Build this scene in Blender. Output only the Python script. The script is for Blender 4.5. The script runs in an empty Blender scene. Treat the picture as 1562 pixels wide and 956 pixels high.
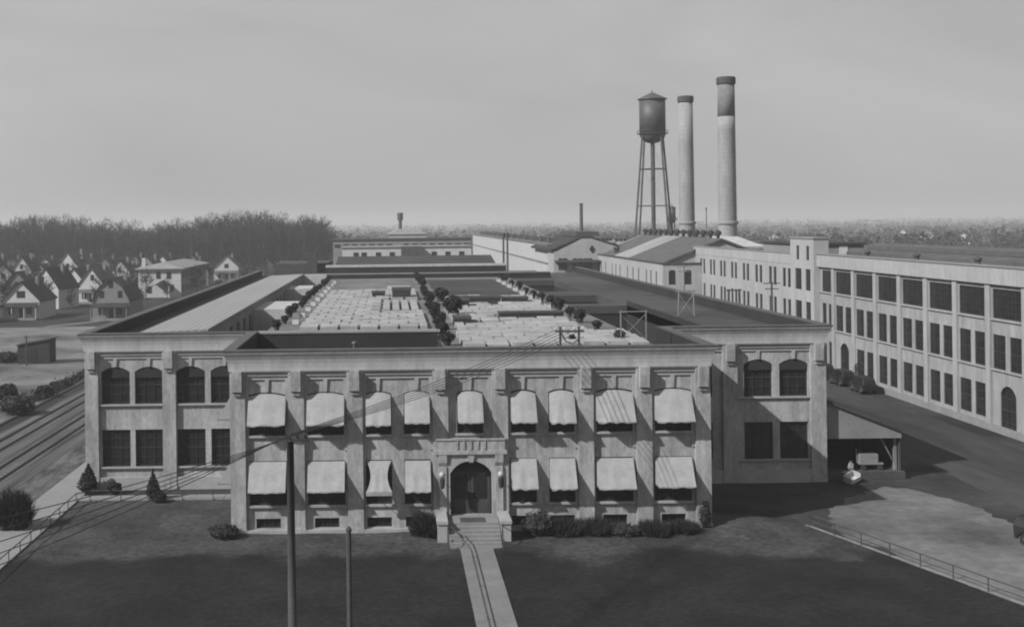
import bpy, math, random
from mathutils import Vector, Matrix
random.seed(7)
R = math.radians
SC = bpy.context.scene
COL = SC.collection
# ------------------------------------------------------------------ camera, sky, sun, exposure
F, CX, CY, H, ROLL = 1800.0, 597.0, 341.0, 18.84, R(0.70)
cam = bpy.data.cameras.new("camera"); co = bpy.data.objects.new("camera", cam); COL.objects.link(co)
cam.sensor_width = 36; cam.lens = 36 * F / 1562
cam.shift_x = (781 - CX) / 1562; cam.shift_y = (CY - 478) / 1562
cam.clip_start = 0.5; cam.clip_end = 30000
co.matrix_world = Matrix.Translation((0, 0, H)) @ Matrix.Rotation(R(90), 4, 'X') @ Matrix.Rotation(-ROLL, 4, 'Z')
SC.camera = co
def P(px, py, Z=0.0, Y=None):
    dx, dy = px - CX, py - CY; s, c = math.sin(ROLL), math.cos(ROLL)
    ux, uy = dx * c - dy * s, dy * c + dx * s
    if Y is None: Y = F * (H - Z) / uy
    return Vector((ux * Y / F, Y, H - uy * Y / F))
SUN = Vector((-1.8, -1.0, 1.53)).normalized()
EL = math.asin(SUN.z); AZ = math.atan2(SUN.x, SUN.y)
w = bpy.data.worlds.new("World"); SC.world = w; w.use_nodes = True
nt = w.node_tree; bg = nt.nodes["Background"]
sk = nt.nodes.new("ShaderNodeTexSky"); sk.sky_type = 'NISHITA'; sk.sun_disc = False
sk.sun_elevation = EL; sk.sun_rotation = AZ % (2 * math.pi); sk.dust_density = 3; sk.air_density = 1.0
bw = nt.nodes.new("ShaderNodeRGBToBW"); nt.links.new(sk.outputs[0], bw.inputs[0])
pw = nt.nodes.new("ShaderNodeMath"); pw.operation = 'POWER'; pw.inputs[1].default_value = 0.12   # flatter, like the old plate's sky
nt.links.new(bw.outputs[0], pw.inputs[0])
ml = nt.nodes.new("ShaderNodeMath"); ml.operation = 'MULTIPLY'; ml.inputs[1].default_value = 2.08
nt.links.new(pw.outputs[0], ml.inputs[0])
wtc = nt.nodes.new("ShaderNodeTexCoord"); wm = nt.nodes.new("ShaderNodeMapping"); wm.inputs["Scale"].default_value = (1, 1, 3.2)   # thin uneven cloud and smoke
nt.links.new(wtc.outputs["Generated"], wm.inputs[0]); wn = nt.nodes.new("ShaderNodeTexNoise"); wn.inputs["Scale"].default_value = 2.4; wn.inputs["Detail"].default_value = 4
wn.inputs["Distortion"].default_value = .6
nt.links.new(wm.outputs[0], wn.inputs[0]); wr = nt.nodes.new("ShaderNodeMapRange"); wr.inputs[1].default_value = .3; wr.inputs[2].default_value = .7; wr.inputs[3].default_value = .90; wr.inputs[4].default_value = 1.13
nt.links.new(wn.outputs[0], wr.inputs[0]); wx = nt.nodes.new("ShaderNodeMath"); wx.operation = 'MULTIPLY'
nt.links.new(ml.outputs[0], wx.inputs[0]); nt.links.new(wr.outputs[0], wx.inputs[1]); nt.links.new(wx.outputs[0], bg.inputs[0]); bg.inputs[1].default_value = 0.15
sl = bpy.data.lights.new("sun", 'SUN'); sl.energy = 5.0; sl.angle = R(0.6); sl.color = (1, 1, 1)
so = bpy.data.objects.new("sun", sl); COL.objects.link(so)
so.rotation_euler = SUN.to_track_quat('Z', 'Y').to_euler()
SC.view_settings.view_transform = 'Standard'; SC.view_settings.look = 'None'
SC.view_settings.exposure = 0.35; SC.view_settings.gamma = 1
SC.cycles.use_denoising = True
SC.cycles.pixel_filter_type = 'BLACKMAN_HARRIS'; SC.cycles.filter_width = 2.0
SC.cycles.max_bounces = 5; SC.cycles.volume_bounces = 1

# ------------------------------------------------------------------ materials (a black and white print: greys only)
def mat(name, v, var=0.25, scale=0.6, rough=0.9, spec=0.2, stretch=(1, 1, 1), bump=0.0, fine=0.0, wave=None, streak=0.0):
    m = bpy.data.materials.new(name); m.use_nodes = True
    t = m.node_tree; b = t.nodes["Principled BSDF"]
    b.inputs["Roughness"].default_value = rough; b.inputs["Specular IOR Level"].default_value = spec
    tc = t.nodes.new("ShaderNodeTexCoord"); mp = t.nodes.new("ShaderNodeMapping")
    mp.inputs["Scale"].default_value = stretch
    t.links.new(tc.outputs["Object"], mp.inputs[0])
    def noise(s, det):
        n = t.nodes.new("ShaderNodeTexNoise"); n.inputs["Scale"].default_value = s; n.inputs["Detail"].default_value = det
        n.inputs["Roughness"].default_value = 0.65; t.links.new(mp.outputs[0], n.inputs[0]); return n
    n1 = noise(scale, 6)
    mr = t.nodes.new("ShaderNodeMapRange"); mr.inputs[1].default_value = 0.3; mr.inputs[2].default_value = 0.7
    mr.inputs[3].default_value = v * (1 - var); mr.inputs[4].default_value = v * (1 + var)
    t.links.new(n1.outputs[0], mr.inputs[0]); out = mr.outputs[0]
    if fine:
        n2 = noise(scale * 12, 3)
        m2 = t.nodes.new("ShaderNodeMapRange"); m2.inputs[1].default_value = 0.3; m2.inputs[2].default_value = 0.7
        m2.inputs[3].default_value = 1 - fine; m2.inputs[4].default_value = 1 + fine
        t.links.new(n2.outputs[0], m2.inputs[0])
        mu = t.nodes.new("ShaderNodeMath"); mu.operation = 'MULTIPLY'
        t.links.new(out, mu.inputs[0]); t.links.new(m2.outputs[0], mu.inputs[1]); out = mu.outputs[0]
    if streak:
        mp2 = t.nodes.new("ShaderNodeMapping"); mp2.inputs["Scale"].default_value = (1, 1, .12); t.links.new(tc.outputs["Object"], mp2.inputs[0])
        n4 = t.nodes.new("ShaderNodeTexNoise"); n4.inputs["Scale"].default_value = 1.6; n4.inputs["Detail"].default_value = 5; n4.inputs["Roughness"].default_value = .7
        t.links.new(mp2.outputs[0], n4.inputs[0]); m4 = t.nodes.new("ShaderNodeMapRange"); m4.inputs[1].default_value = .35; m4.inputs[2].default_value = .6
        m4.inputs[3].default_value = 1 - streak; m4.inputs[4].default_value = 1.04; t.links.new(n4.outputs[0], m4.inputs[0])
        mu = t.nodes.new("ShaderNodeMath"); mu.operation = 'MULTIPLY'
        t.links.new(out, mu.inputs[0]); t.links.new(m4.outputs[0], mu.inputs[1]); out = mu.outputs[0]
    if wave:
        wv = t.nodes.new("ShaderNodeTexWave"); wv.bands_direction = wave[0]; wv.inputs["Scale"].default_value = wave[1]
        wv.inputs["Distortion"].default_value = wave[3] if len(wave) > 3 else 0.0
        t.links.new(tc.outputs["Object"], wv.inputs[0])
        m3 = t.nodes.new("ShaderNodeMapRange"); m3.inputs[3].default_value = 1 - wave[2]; m3.inputs[4].default_value = 1
        t.links.new(wv.outputs["Fac"], m3.inputs[0])
        mu = t.nodes.new("ShaderNodeMath"); mu.operation = 'MULTIPLY'
        t.links.new(out, mu.inputs[0]); t.links.new(m3.outputs[0], mu.inputs[1]); out = mu.outputs[0]
    t.links.new(out, b.inputs["Base Color"])
    if bump:
        n3 = noise(scale * 8, 4); bp = t.nodes.new("ShaderNodeBump"); bp.inputs["Strength"].default_value = bump
        bp.inputs["Distance"].default_value = 0.1
        t.links.new(n3.outputs[0], bp.inputs["Height"]); t.links.new(bp.outputs[0], b.inputs["Normal"])
    return m
M = dict(
    wall=mat("painted_brick", .275, .24, .45, stretch=(1, 1, .5), fine=.18, bump=.25, streak=.28),
    fascia=mat("cornice_plaster", .33, .12, .5, fine=.08, streak=.14),
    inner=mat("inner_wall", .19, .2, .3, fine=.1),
    millwhite=mat("whitewashed_wall", .265, .10, .12, stretch=(1, 1, .5), fine=.07, streak=.12), milltop=mat("mill_parapet", .265, .10, .2, fine=.07, streak=.1),
    mill=mat("mill_wall", .225, .14, .12, stretch=(1, 1, .5), fine=.12, streak=.2),
    pier=mat("mill_pier", .25, .10, .12, stretch=(1, 1, .5), fine=.07, streak=.2),
    stone=mat("cut_stone", .26, .15, 1.0, fine=.1),
    concrete=mat("concrete", .17, .15, .5, fine=.12),
    tar=mat("tar_roof", .036, .35, .12, fine=.15),
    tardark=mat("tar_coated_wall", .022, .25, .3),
    roofgrey=mat("gravel_roof", .11, .35, .12, fine=.15),
    panel=mat("white_roof_panel", .245, .28, .35, fine=.15),
    seam=mat("seamed_metal_roof", .235, .12, .3, stretch=(1, .1, 1), wave=('X', 0.55, .28)),
    canvas=mat("awning_canvas", .25, .14, 1.2, fine=.10, bump=.15, streak=.07),
    glass=mat("window_glass", .015, .5, .8, rough=.25, spec=.4),
    sash=mat("window_sash", .03, .2, 1),
    sashpale=mat("pale_window_frame", .35, .2, 1),
    dark=mat("dark_metal", .03, .3, 1, rough=.6),
    steel=mat("painted_steel", .05, .3, .8, rough=.55, spec=.4, fine=.1),
    wood=mat("old_wood", .05, .3, 1, fine=.2),
    woodpale=mat("weathered_timber", .16, .3, 1, fine=.2),
    stack=mat("stack_concrete", .205, .18, .3, stretch=(1, 1, .4), fine=.14, wave=('Z', .35, .05)),
    soot=mat("stack_soot", .135, .3, .4, fine=.2),
    foliage=mat("foliage", .025, .6, 2.5, fine=.3),
    twig=mat("bare_twigs", .021, .5, .12),
    bark=mat("bark", .07, .3, .3),
    hwall=mat("house_white", .36, .1, .5), hgrey=mat("house_grey", .15, .1, .5), hbrick=mat("house_brick", .14, .2, .5, fine=.2),
    hroof=mat("shingles", .028, .3, .4, fine=.2), hroofpale=mat("pale_roof", .19, .15, .3), hroofmid=mat("grey_shingles", .075, .25, .4, fine=.2),
    carpaint=mat("car_paint", .012, .2, 1, rough=.5, spec=.3), rubber=mat("rubber", .02, .2, 2),
    white=mat("white_paint", .42, .1, 2), globe=mat("milk_glass", .3, .05, 2, rough=.3),
    rail=mat("pipe_rail", .04, .3, 2, rough=.6), farwood=mat("far_wood", .022, .5, .01),
)
# ------------------------------------------------------------------ mesh builder
class MB:
    def __init__(s): s.v = []; s.f = []
    def face(s, pts):
        n = len(s.v); s.v += [tuple(p) for p in pts]; s.f.append(tuple(range(n, n + len(pts)))); return s
    def box(s, x0, x1, y0, y1, z0, z1, T=None):
        n = len(s.v)
        for x, y, z in ((x0,y0,z0),(x1,y0,z0),(x1,y1,z0),(x0,y1,z0),(x0,y0,z1),(x1,y0,z1),(x1,y1,z1),(x0,y1,z1)):
            s.v.append(tuple(T(x, y, z)) if T else (x, y, z))
        for f in ((0,3,2,1),(4,5,6,7),(0,1,5,4),(1,2,6,5),(2,3,7,6),(3,0,4,7)): s.f.append(tuple(n + i for i in f))
        return s
    def prism(s, poly, a, b, axis='Y'):   # poly: 2D points, extruded from a to b along axis
        n = len(s.v); k = len(poly)
        def pt(p, t): return (p[0], t, p[1]) if axis == 'Y' else ((t, p[0], p[1]) if axis == 'X' else (p[0], p[1], t))
        for t in (a, b):
            for p in poly: s.v.append(pt(p, t))
        s.f.append(tuple(n + i for i in range(k))); s.f.append(tuple(n + k + i for i in reversed(range(k))))
        for i in range(k): j = (i + 1) % k; s.f.append((n + i, n + k + i, n + k + j, n + j))
        return s
    def tube(s, pts, r, seg=6):           # r: number or list
        pts = [Vector(p) for p in pts]; rs = r if isinstance(r, (list, tuple)) else [r] * len(pts); n0 = len(s.v)
        for i, p in enumerate(pts):
            d = (pts[min(i + 1, len(pts) - 1)] - pts[max(i - 1, 0)]).normalized()
            a = d.orthogonal().normalized() if i == 0 else (a - d * a.dot(d)).normalized()
            b = d.cross(a)
            for k in range(seg):
                t = 2 * math.pi * k / seg; s.v.append(tuple(p + (a * math.cos(t) + b * math.sin(t)) * rs[i]))
        for i in range(len(pts) - 1):
            for k in range(seg):
                k2 = (k + 1) % seg; s.f.append((n0 + i*seg + k, n0 + i*seg + k2, n0 + (i+1)*seg + k2, n0 + (i+1)*seg + k))
        s.f.append(tuple(n0 + k for k in range(seg))); e = n0 + (len(pts) - 1) * seg
        s.f.append(tuple(e + k for k in reversed(range(seg)))); return s
    def lathe(s, prof, cx=0, cy=0, seg=24):   # prof: (r,z)
        n0 = len(s.v)
        for r, z in prof:
            for k in range(seg):
                t = 2 * math.pi * k / seg; s.v.append((cx + r * math.cos(t), cy + r * math.sin(t), z))
        for i in range(len(prof) - 1):
            for k in range(seg):
                k2 = (k + 1) % seg; s.f.append((n0 + i*seg + k, n0 + i*seg + k2, n0 + (i+1)*seg + k2, n0 + (i+1)*seg + k))
        s.f.append(tuple(n0 + k for k in reversed(range(seg)))); e = n0 + (len(prof) - 1) * seg
        s.f.append(tuple(e + k for k in range(seg))); return s
    def data(s, name, m, off=(0, 0, 0), smooth=False):
        me = bpy.data.meshes.new(name)
        me.from_pydata([(x - off[0], y - off[1], z - off[2]) for x, y, z in s.v], [], s.f)
        me.materials.append(M[m] if isinstance(m, str) else m)
        if smooth:
            for p in me.polygons: p.use_smooth = True
        me.update(); return me
    def obj(s, name, m, parent=None, smooth=False, world=True, loc=(0, 0, 0)):
        # world=True: vertices are world coordinates; they are stored relative to the parent's place
        off = wloc(parent) if (parent and world) else loc
        o = bpy.data.objects.new(name, s.data(name, m, off, smooth)); COL.objects.link(o)
        if parent: o.parent = parent
        else: o.location = loc
        return o
def wloc(o):
    v = Vector((0, 0, 0))
    while o: v = v + o.location; o = o.parent
    return v
def tag(o, label=None, cat=None, group=None, kind=None):
    if label: o['label'] = label
    if cat: o['category'] = cat
    if group: o['group'] = group
    if kind: o['kind'] = kind
    return o
def thing(name, label, cat, loc=(0, 0, 0), rz=0, group=None):
    o = bpy.data.objects.new(name, None); COL.objects.link(o); o.location = loc; o.rotation_euler = (0, 0, rz)
    o.empty_display_size = 0.3; return tag(o, label, cat, group)
def dup(root, loc=None, rz=None, label=None, scale=None):
    def cp(o, par):
        c = o.copy(); COL.objects.link(c)
        if par: c.parent = par
        for ch in o.children: cp(ch, c)
        return c
    r = cp(root, None)
    if loc is not None: r.location = loc
    if rz is not None: r.rotation_euler = (0, 0, rz)
    if scale is not None: r.scale = (scale,) * 3 if not isinstance(scale, tuple) else scale
    if label: r['label'] = label
    return r
# T maps (u along, w into the wall, v up) to the world
def face_y(y): return lambda u, w_, v: (u, y + w_, v)
def face_x(x, sgn=1): return lambda u, w_, v: (x + sgn * w_, u, v)
def arc(u0, u1, v1, rise, n=14):
    pts = []
    for i in range(n + 1):
        t = i / n; a = (u1 - u0) / 2; rise = min(rise, a); Rr = (a * a + rise * rise) / (2 * rise); xx = (2 * t - 1) * a
        pts.append((u0 + (u1 - u0) * t, v1 - Rr + math.sqrt(max(0, Rr * Rr - xx * xx))))
    return pts
def wall_panel(mb, T, u0, u1, v0, v1, ops, depth=.25):
    us = sorted({u0, u1} | {o[0] for o in ops} | {o[1] for o in ops}); vs = sorted({v0, v1} | {o[2] for o in ops} | {o[3] for o in ops})
    for i in range(len(us) - 1):
        run = None
        for j in range(len(vs)):
            solid = False
            if j < len(vs) - 1:
                cu, cv = (us[i] + us[i+1]) / 2, (vs[j] + vs[j+1]) / 2
                solid = not any(o[0] < cu < o[1] and o[2] < cv < o[3] for o in ops)
            if solid and run is None: run = vs[j]
            if not solid and run is not None:
                mb.face([T(us[i], 0, run), T(us[i+1], 0, run), T(us[i+1], 0, vs[j]), T(us[i], 0, vs[j])]); run = None
    for o in ops:
        a, b, c, d = o[:4]; rise = o[4] if len(o) > 4 else 0
        top = arc(a, b, d, rise) if rise else [(a, d), (b, d)]
        zs = top[0][1]
        if rise:
            for p, q in zip(top, top[1:]): mb.face([T(p[0], 0, p[1]), T(q[0], 0, q[1]), T(q[0], 0, d), T(p[0], 0, d)])
        for p, q in zip(top, top[1:]): mb.face([T(p[0], 0, p[1]), T(p[0], depth, p[1]), T(q[0], depth, q[1]), T(q[0], 0, q[1])])
        mb.face([T(a, 0, c), T(a, depth, c), T(a, depth, zs), T(a, 0, zs)])
        mb.face([T(b, 0, c), T(b, 0, zs), T(b, depth, zs), T(b, depth, c)])
        mb.face([T(a, 0, c), T(b, 0, c), T(b, depth, c), T(a, depth, c)])
_win = {}
def window(parent, x, y, z, wd, ht, rise=0, rz=0, nx=2, ny=4, fr='sash', name='window'):
    """x,y,z: bottom centre in the world on the glass plane; faces -Y before turning"""
    k = (round(wd, 2), round(ht, 2), rise, nx, ny, fr)
    if k not in _win:
        f = MB(); t = .07; a = wd / 2
        f.box(-a, -a + t, -.05, .05, 0, ht - rise); f.box(a - t, a, -.05, .05, 0, ht - rise); f.box(-a + t, a - t, -.05, .05, 0, t)
        if rise:
            up = arc(-a, a, ht, rise)
            for p, q in zip(up, up[1:]): f.prism([(p[0], p[1] - t), (q[0], q[1] - t), q, p], -.05, .05)
        else: f.box(-a + t, a - t, -.05, .05, ht - t, ht)
        for i in range(1, nx):
            u = -a + wd * i / nx; f.box(u - .02, u + .02, -.03, .02, t, ht - rise * .6 - t)
        for j in range(1, ny):
            v = ht * j / ny; hw = .035 if j * 2 == ny else .018
            f.box(-a + t, a - t, -.04 if j * 2 == ny else -.025, .015, v - hw, v + hw)
        g = MB(); top = arc(-a, a, ht, rise) if rise else [(-a, ht), (a, ht)]
        g.prism([(-a, .02), (a, .02)] + [(p[0], p[1] - .02) for p in reversed(top)], .03, .06)
        _win[k] = (f.data('window', fr), g.data('pane', 'glass'))
    o = bpy.data.objects.new(name, _win[k][0]); COL.objects.link(o); o.parent = parent
    o.location = Vector((x, y, z)) - wloc(parent); o.rotation_euler = (0, 0, rz)
    p = bpy.data.objects.new('pane', _win[k][1]); COL.objects.link(p); p.parent = o
    return o
def strip(mb, path, prof, closed=False):
    """profile (out, z) swept along a horizontal path; 'out' is to the right of the walking direction"""
    n = len(path); rows = []
    for i, p in enumerate(path):
        p = Vector(p)
        ds = []
        if i > 0 or closed: ds.append((p - Vector(path[i - 1])).normalized())
        if i < n - 1 or closed: ds.append((Vector(path[(i + 1) % n]) - p).normalized())
        nr = [Vector((d.y, -d.x)) for d in ds]
        m = nr[0] if len(nr) == 1 else (nr[0] + nr[1]) / (1 + nr[0].dot(nr[1]))
        rows.append([(p.x + m.x * o_, p.y + m.y * o_, z) for o_, z in prof])
    for i in range(n if closed else n - 1):
        a, b = rows[i], rows[(i + 1) % n]
        for j in range(len(prof) - 1): mb.face([a[j], b[j], b[j+1], a[j+1]])
    if not closed:
        mb.face(rows[0]); mb.face(list(reversed(rows[-1])))

# ------------------------------------------------------------------ the setting: ground, lawn, streets
def sheet(name, pts, z, m, kind='structure', sub=None):
    mb = MB()
    mb.face([(x, y, z) for x, y in pts])
    return tag(mb.obj(name, m), kind=kind)
def ground_mat(name, a, b, scale, stretch=(1, 1, 1), fine=.2, lo=.4, hi=.6):
    m = mat(name, 1, 0, scale, fine=fine, bump=.2, stretch=stretch); t = m.node_tree
    n1 = [n for n in t.nodes if n.type == 'TEX_NOISE'][0]; mr = [n for n in t.nodes if n.type == 'MAP_RANGE'][0]
    mr.inputs[1].default_value = lo; mr.inputs[2].default_value = hi; mr.inputs[3].default_value = a; mr.inputs[4].default_value = b
    return m
sheet('ground', [(-7000, -300), (7000, -300), (7000, 9000), (-7000, 9000)], -.05, ground_mat('open_ground', .018, .05, .008, fine=.3))
# lawn colour, dark in front and lighter near the building past a noisy edge
def lawn():
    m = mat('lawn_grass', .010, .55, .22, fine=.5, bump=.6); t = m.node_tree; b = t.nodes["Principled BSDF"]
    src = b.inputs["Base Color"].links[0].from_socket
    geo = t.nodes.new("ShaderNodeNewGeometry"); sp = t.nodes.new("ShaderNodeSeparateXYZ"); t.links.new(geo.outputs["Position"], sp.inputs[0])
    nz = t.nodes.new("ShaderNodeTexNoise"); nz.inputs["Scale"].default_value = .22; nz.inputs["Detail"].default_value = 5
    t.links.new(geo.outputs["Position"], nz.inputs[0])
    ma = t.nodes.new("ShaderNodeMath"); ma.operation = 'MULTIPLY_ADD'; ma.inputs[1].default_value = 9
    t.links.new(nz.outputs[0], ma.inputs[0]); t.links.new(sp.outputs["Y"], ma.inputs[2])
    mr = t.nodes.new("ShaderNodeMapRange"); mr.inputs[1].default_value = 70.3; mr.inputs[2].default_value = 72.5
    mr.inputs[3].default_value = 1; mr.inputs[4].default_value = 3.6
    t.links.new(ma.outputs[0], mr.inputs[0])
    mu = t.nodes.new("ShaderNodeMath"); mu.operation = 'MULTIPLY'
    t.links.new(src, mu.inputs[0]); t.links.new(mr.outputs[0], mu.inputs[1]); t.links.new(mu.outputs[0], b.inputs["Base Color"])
    def inside(x, y):
        if y > 81.3: return False
        if x < -21.7: return False
        return x < 25.3 - (y - 72.2) * .335 + (0 if y < 73 else -(y - 73) * .9)
    mb = MB(); st = 1.0; idx = {}
    from mathutils import noise as N
    def edge(y): return 25.25 - (y - 72.2) * .335 if y < 73 else 25.0 - (y - 73) * 2.2
    ys = [28 + i * 1.0 for i in range(54)] ; nx = 60
    for y in ys:
        e = max(edge(y), 20.2)
        for i in range(nx + 1):
            x = -21.7 + (e + 21.7) * i / nx
            z = .03 + .10 * N.noise(Vector((x * .25, y * .25, 0))) + .03 * N.noise(Vector((x * 1.5, y * 1.5, 3)))
            if 3.5 < x < 5.9: z = min(z, -.02)
            z *= min(1, (e - x) / 1.5 + .0, (x + 21.7) / 1.5, (81.2 - y) / 1.5 if y < 81.2 else 0)
            z += .35 * math.exp(-((x - 21.5) ** 2 + (y - 73.2) ** 2) / 6)
            mb.v.append((x, y, max(z, -.03) + .006))
    W = nx + 1
    for j in range(len(ys) - 1):
        for i in range(nx): a = j * W + i; mb.f.append((a, a + 1, a + 1 + W, a + W))
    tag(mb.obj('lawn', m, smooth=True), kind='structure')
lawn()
m_road = ground_mat('dirt_road', .02, .10, .55, stretch=(1.7, .02, 1), fine=.25, lo=.43, hi=.60)
sheet('road', [(-37.6, -50), (-27.4, -50), (-27.4, 420), (-37.6, 420)], -.02, m_road)
sheet('verge', [(-27.4, -50), (-24.85, -50), (-24.85, 420), (-27.4, 420)], -.01, ground_mat('rough_verge', .03, .10, .9, stretch=(1, .25, 1)))
M['pave'] = mat('pavement', .18, .08, .5, fine=.08, wave=('Y', .26, .0))
mb = MB(); y = 20.0
while y < 215:
    mb.box(-24.8, -21.85, y, y + 1.97, -.04, .05); y += 2.0
tag(mb.obj('pavement', 'pave'), kind='structure')
mb = MB(); x = -21.8
while x < -10.4:
    mb.box(x, x + 1.97, 81.4, 82.7, -.04, .05); x += 2.0
tag(mb.obj('pavement', 'pave'), kind='structure')
mb = MB(); mb.box(-37.9, -37.6, -50, 420, -.05, .12); tag(mb.obj('kerb', 'wood'), kind='structure')
sheet('sandy_ground', [(-150, 60), (-37.9, 60), (-37.9, 214), (-150, 214)], -.015, ground_mat('sand', .045, .14, .06, fine=.2, lo=.38, hi=.58))
sheet('cross_street', [(-260, 214), (-22.5, 214), (-22.5, 224), (-260, 224)], -.012, ground_mat('cross_street_dirt', .10, .16, .1))
sheet('house_lots', [(-260, 224), (-24, 224), (-24, 420), (-260, 420)], -.03, ground_mat('lot_grass', .013, .035, .06, fine=.3))
mb = MB()
for (a, b) in (((-92, 225), (-80, 238)), ((-66, 224.5), (-58, 238)), ((-97, 224.5), (-83, 224.5))):
    d = (Vector(b) - Vector(a)).normalized(); n = Vector((-d.y, d.x)) * .7
    mb.face([(a[0]-n.x, a[1]-n.y, .01), (b[0]-n.x, b[1]-n.y, .01), (b[0]+n.x, b[1]+n.y, .01), (a[0]+n.x, a[1]+n.y, .01)])
tag(mb.obj('path', 'pave'), kind='structure')
def edge_fence(y): return 25.4 - (y - 72.2) * .335
sheet('yard', [(edge_fence(28) + .1, 28), (70, 28), (70, 205), (31, 205), (31, 84), (19.4, 84), (19.4, 74.5), (25, 73)], -.02, ground_mat('yard_dirt', .014, .042, .08, fine=.25))
m_bed = ground_mat('track_bed', .05, .13, .5, stretch=(1.2, .1, 1))
# pale gravel apron in the yard
pts = [P(*q).xy for q in ((1252, 792), (1300, 757), (1350, 741), (1400, 746), (1445, 760), (1500, 775), (1562, 800), (1750, 880), (1900, 1000), (1600, 938), (1410, 868))]
from mathutils import noise as NZ
q_ = []
for a, b in zip(pts, pts[1:] + pts[:1]):
    n = max(2, int((b - a).length / .6)); d = (b - a).normalized(); nn = Vector((-d.y, d.x))
    for i in range(n):
        c = a.lerp(b, i / n); q_.append(c + nn * (.9 * NZ.noise(Vector((c.x * .35, c.y * .35, 2))) + .5 * NZ.noise(Vector((c.x * 1.3, c.y * 1.3, 7)))))
pts = q_
sheet('gravel_apron', pts, -.012, ground_mat('gravel', .055, .13, .12, fine=.2, lo=.35, hi=.6))
# tram tracks in the dirt street: pale worn bed, dark sleepers, rails
for xc in (-34.2, -30.3):
    sheet('track_bed', [(xc - 1.25, 40), (xc + 1.25, 40), (xc + 1.25, 214), (xc - 1.25, 214)], -.012, m_bed)
    o = thing('tram_track', 'pair of dark rails on sleepers in the street, ' + ('nearer the far kerb' if xc < -32 else 'nearer the pavement'), 'tram track', (xc, 40, 0))
    for sx in (-.72, .72): MB().box(xc + sx - .06, xc + sx + .06, 40, 214, -.01, .12).obj('rail', 'rail', o)
    mb = MB(); y = 40.0
    while y < 214: mb.box(xc - 1.15, xc + 1.15, y, y + .22, -.011, .012); y += .85
    tag(mb.obj('sleepers', 'wood', o), kind='stuff')
# lane beside the mill
sheet('mill_lane', [(40, 60), (50.5, 60), (50.5, 205), (43, 205)], -.008, ground_mat('cinders', .022, .045, .1, stretch=(1, .2, 1)))
# kerb strip under the right fence
a, b = (edge_fence(72.6), 72.6), (edge_fence(45), 45)
mb = MB(); mb.face([(a[0]-.1, a[1], .02), (b[0]-.1, b[1], .02), (b[0]+.2, b[1], .02), (a[0]+.2, a[1], .02)]); mb.face([(a[0]+.2, a[1], .02), (b[0]+.2, b[1], .02), (b[0]+.2, b[1], -.05), (a[0]+.2, a[1], -.05)])
tag(mb.obj('kerb', 'woodpale'), kind='structure')
# entrance path in slabs
mb = MB(); y = 40.0
while y < 68.6:
    mb.box(3.75, 4.33, y, y + 1.18, -.05, .055); mb.box(4.36, 5.65, y, y + 1.195, -.05, .06); y += 1.2
mb.box(3.2, 6.2, 68.2, 69.0, -.05, .062)
tag(mb.obj('entrance_path', mat('path_concrete', .14, .15, .5, fine=.12)), kind='structure')

# ------------------------------------------------------------------ the factory building
FB = thing('factory_building', 'pale two-storey factory office with awnings, rear wings and roof garden', 'factory building', (4.67, 72, 0))
XL, XR, YF, YW = -10.0, 19.35, 72.0, 84.5
WL, WR, YB = -22.1, 31.0, 198.0
ZT = 11.2
C0 = 4.67
PIL = [C0 + s * d for s in (-1, 1) for d in (1.82, 7.05, 10.62, 14.2)]; PIL.sort()
BW, BH = 2.3, 0
# openings of the front: (centre, width) per bay
bays2 = [(-12.41), (-8.83), (8.83), (12.41)]
ups, los, bas = [], [], []
for b_ in bays2: ups.append((C0 + b_, 2.3)); los.append((C0 + b_, 2.3)); bas.append((C0 + b_, 1.5))
for s in (-1, 1):
    for d in (-1.18, 1.18): ups.append((C0 + s * 4.43 + d, 1.6)); los.append((C0 + s * 4.43 + d, 1.6)); bas.append((C0 + s * 4.43 + d, 1.5))
ups.append((C0, 1.6))
ops = [(c - w_/2, c + w_/2, 5.97, 8.6, .16) for c, w_ in ups] + [(c - w_/2, c + w_/2, 1.7, 4.4) for c, w_ in los] + [(c - w_/2, c + w_/2, .28, .88) for c, w_ in bas]
DOOR = (C0 - 1.27, C0 + 1.27, .98, 4.32, .75)
ops.append(DOOR)
RE = .28    # how deep the bays lie behind the pilasters
mb = MB(); wall_panel(mb, face_y(YF + RE), XL + .05, XR - .05, 0, 9.95, ops, .28)
# side walls of the front block
sops = [(c - 1.0, c + 1.0, 5.97, 8.6, .16) for c in (75.0, 80.6)] + [(c - 1.0, c + 1.0, 1.7, 4.4) for c in (75.0, 80.6)]
for X, sg in ((XL, 1), (XR, -1)): wall_panel(mb, face_x(X, sg), YF + RE, YW, 0, 9.95, sops, .28)
# wing fronts
wbL = [(-20.35 + .22), ]
def wing_ops(cs): return [(c - 1.02, c + 1.02, 6.12, 8.78, .36) for c in cs] + [(c - 1.02, c + 1.02, 1.64, 4.28) for c in cs]
cL = [-19.98, -17.58, -14.6, -12.2]; cR = [22.0, 26.15, 28.72]
cR = [20.9, 26.2, 28.75]; cL = [-19.95, -17.55, -14.55, -12.1]
wall_panel(mb, face_y(YW + RE), WL, XL + .28, 0, 9.95, wing_ops(cL), .28)
wall_panel(mb, face_y(YW + RE), XR - .28, WR, 0, 9.95, [o for o in wing_ops([26.2, 28.75])] + [(20.35, 22.9, 6.12, 8.78, .36), (20.35, 22.9, 1.64, 4.28)], .28)
wall_panel(mb, face_x(WL, 1), YW + RE, YB, 0, 9.95, [], .2)
wall_panel(mb, face_x(WR, -1), YW + RE, YB, 0, 9.95, [], .2)
wall_panel(mb, face_y(YB), WL, WR, 0, 9.95, [], .2)
mb.obj('wall', 'wall', FB)
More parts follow.
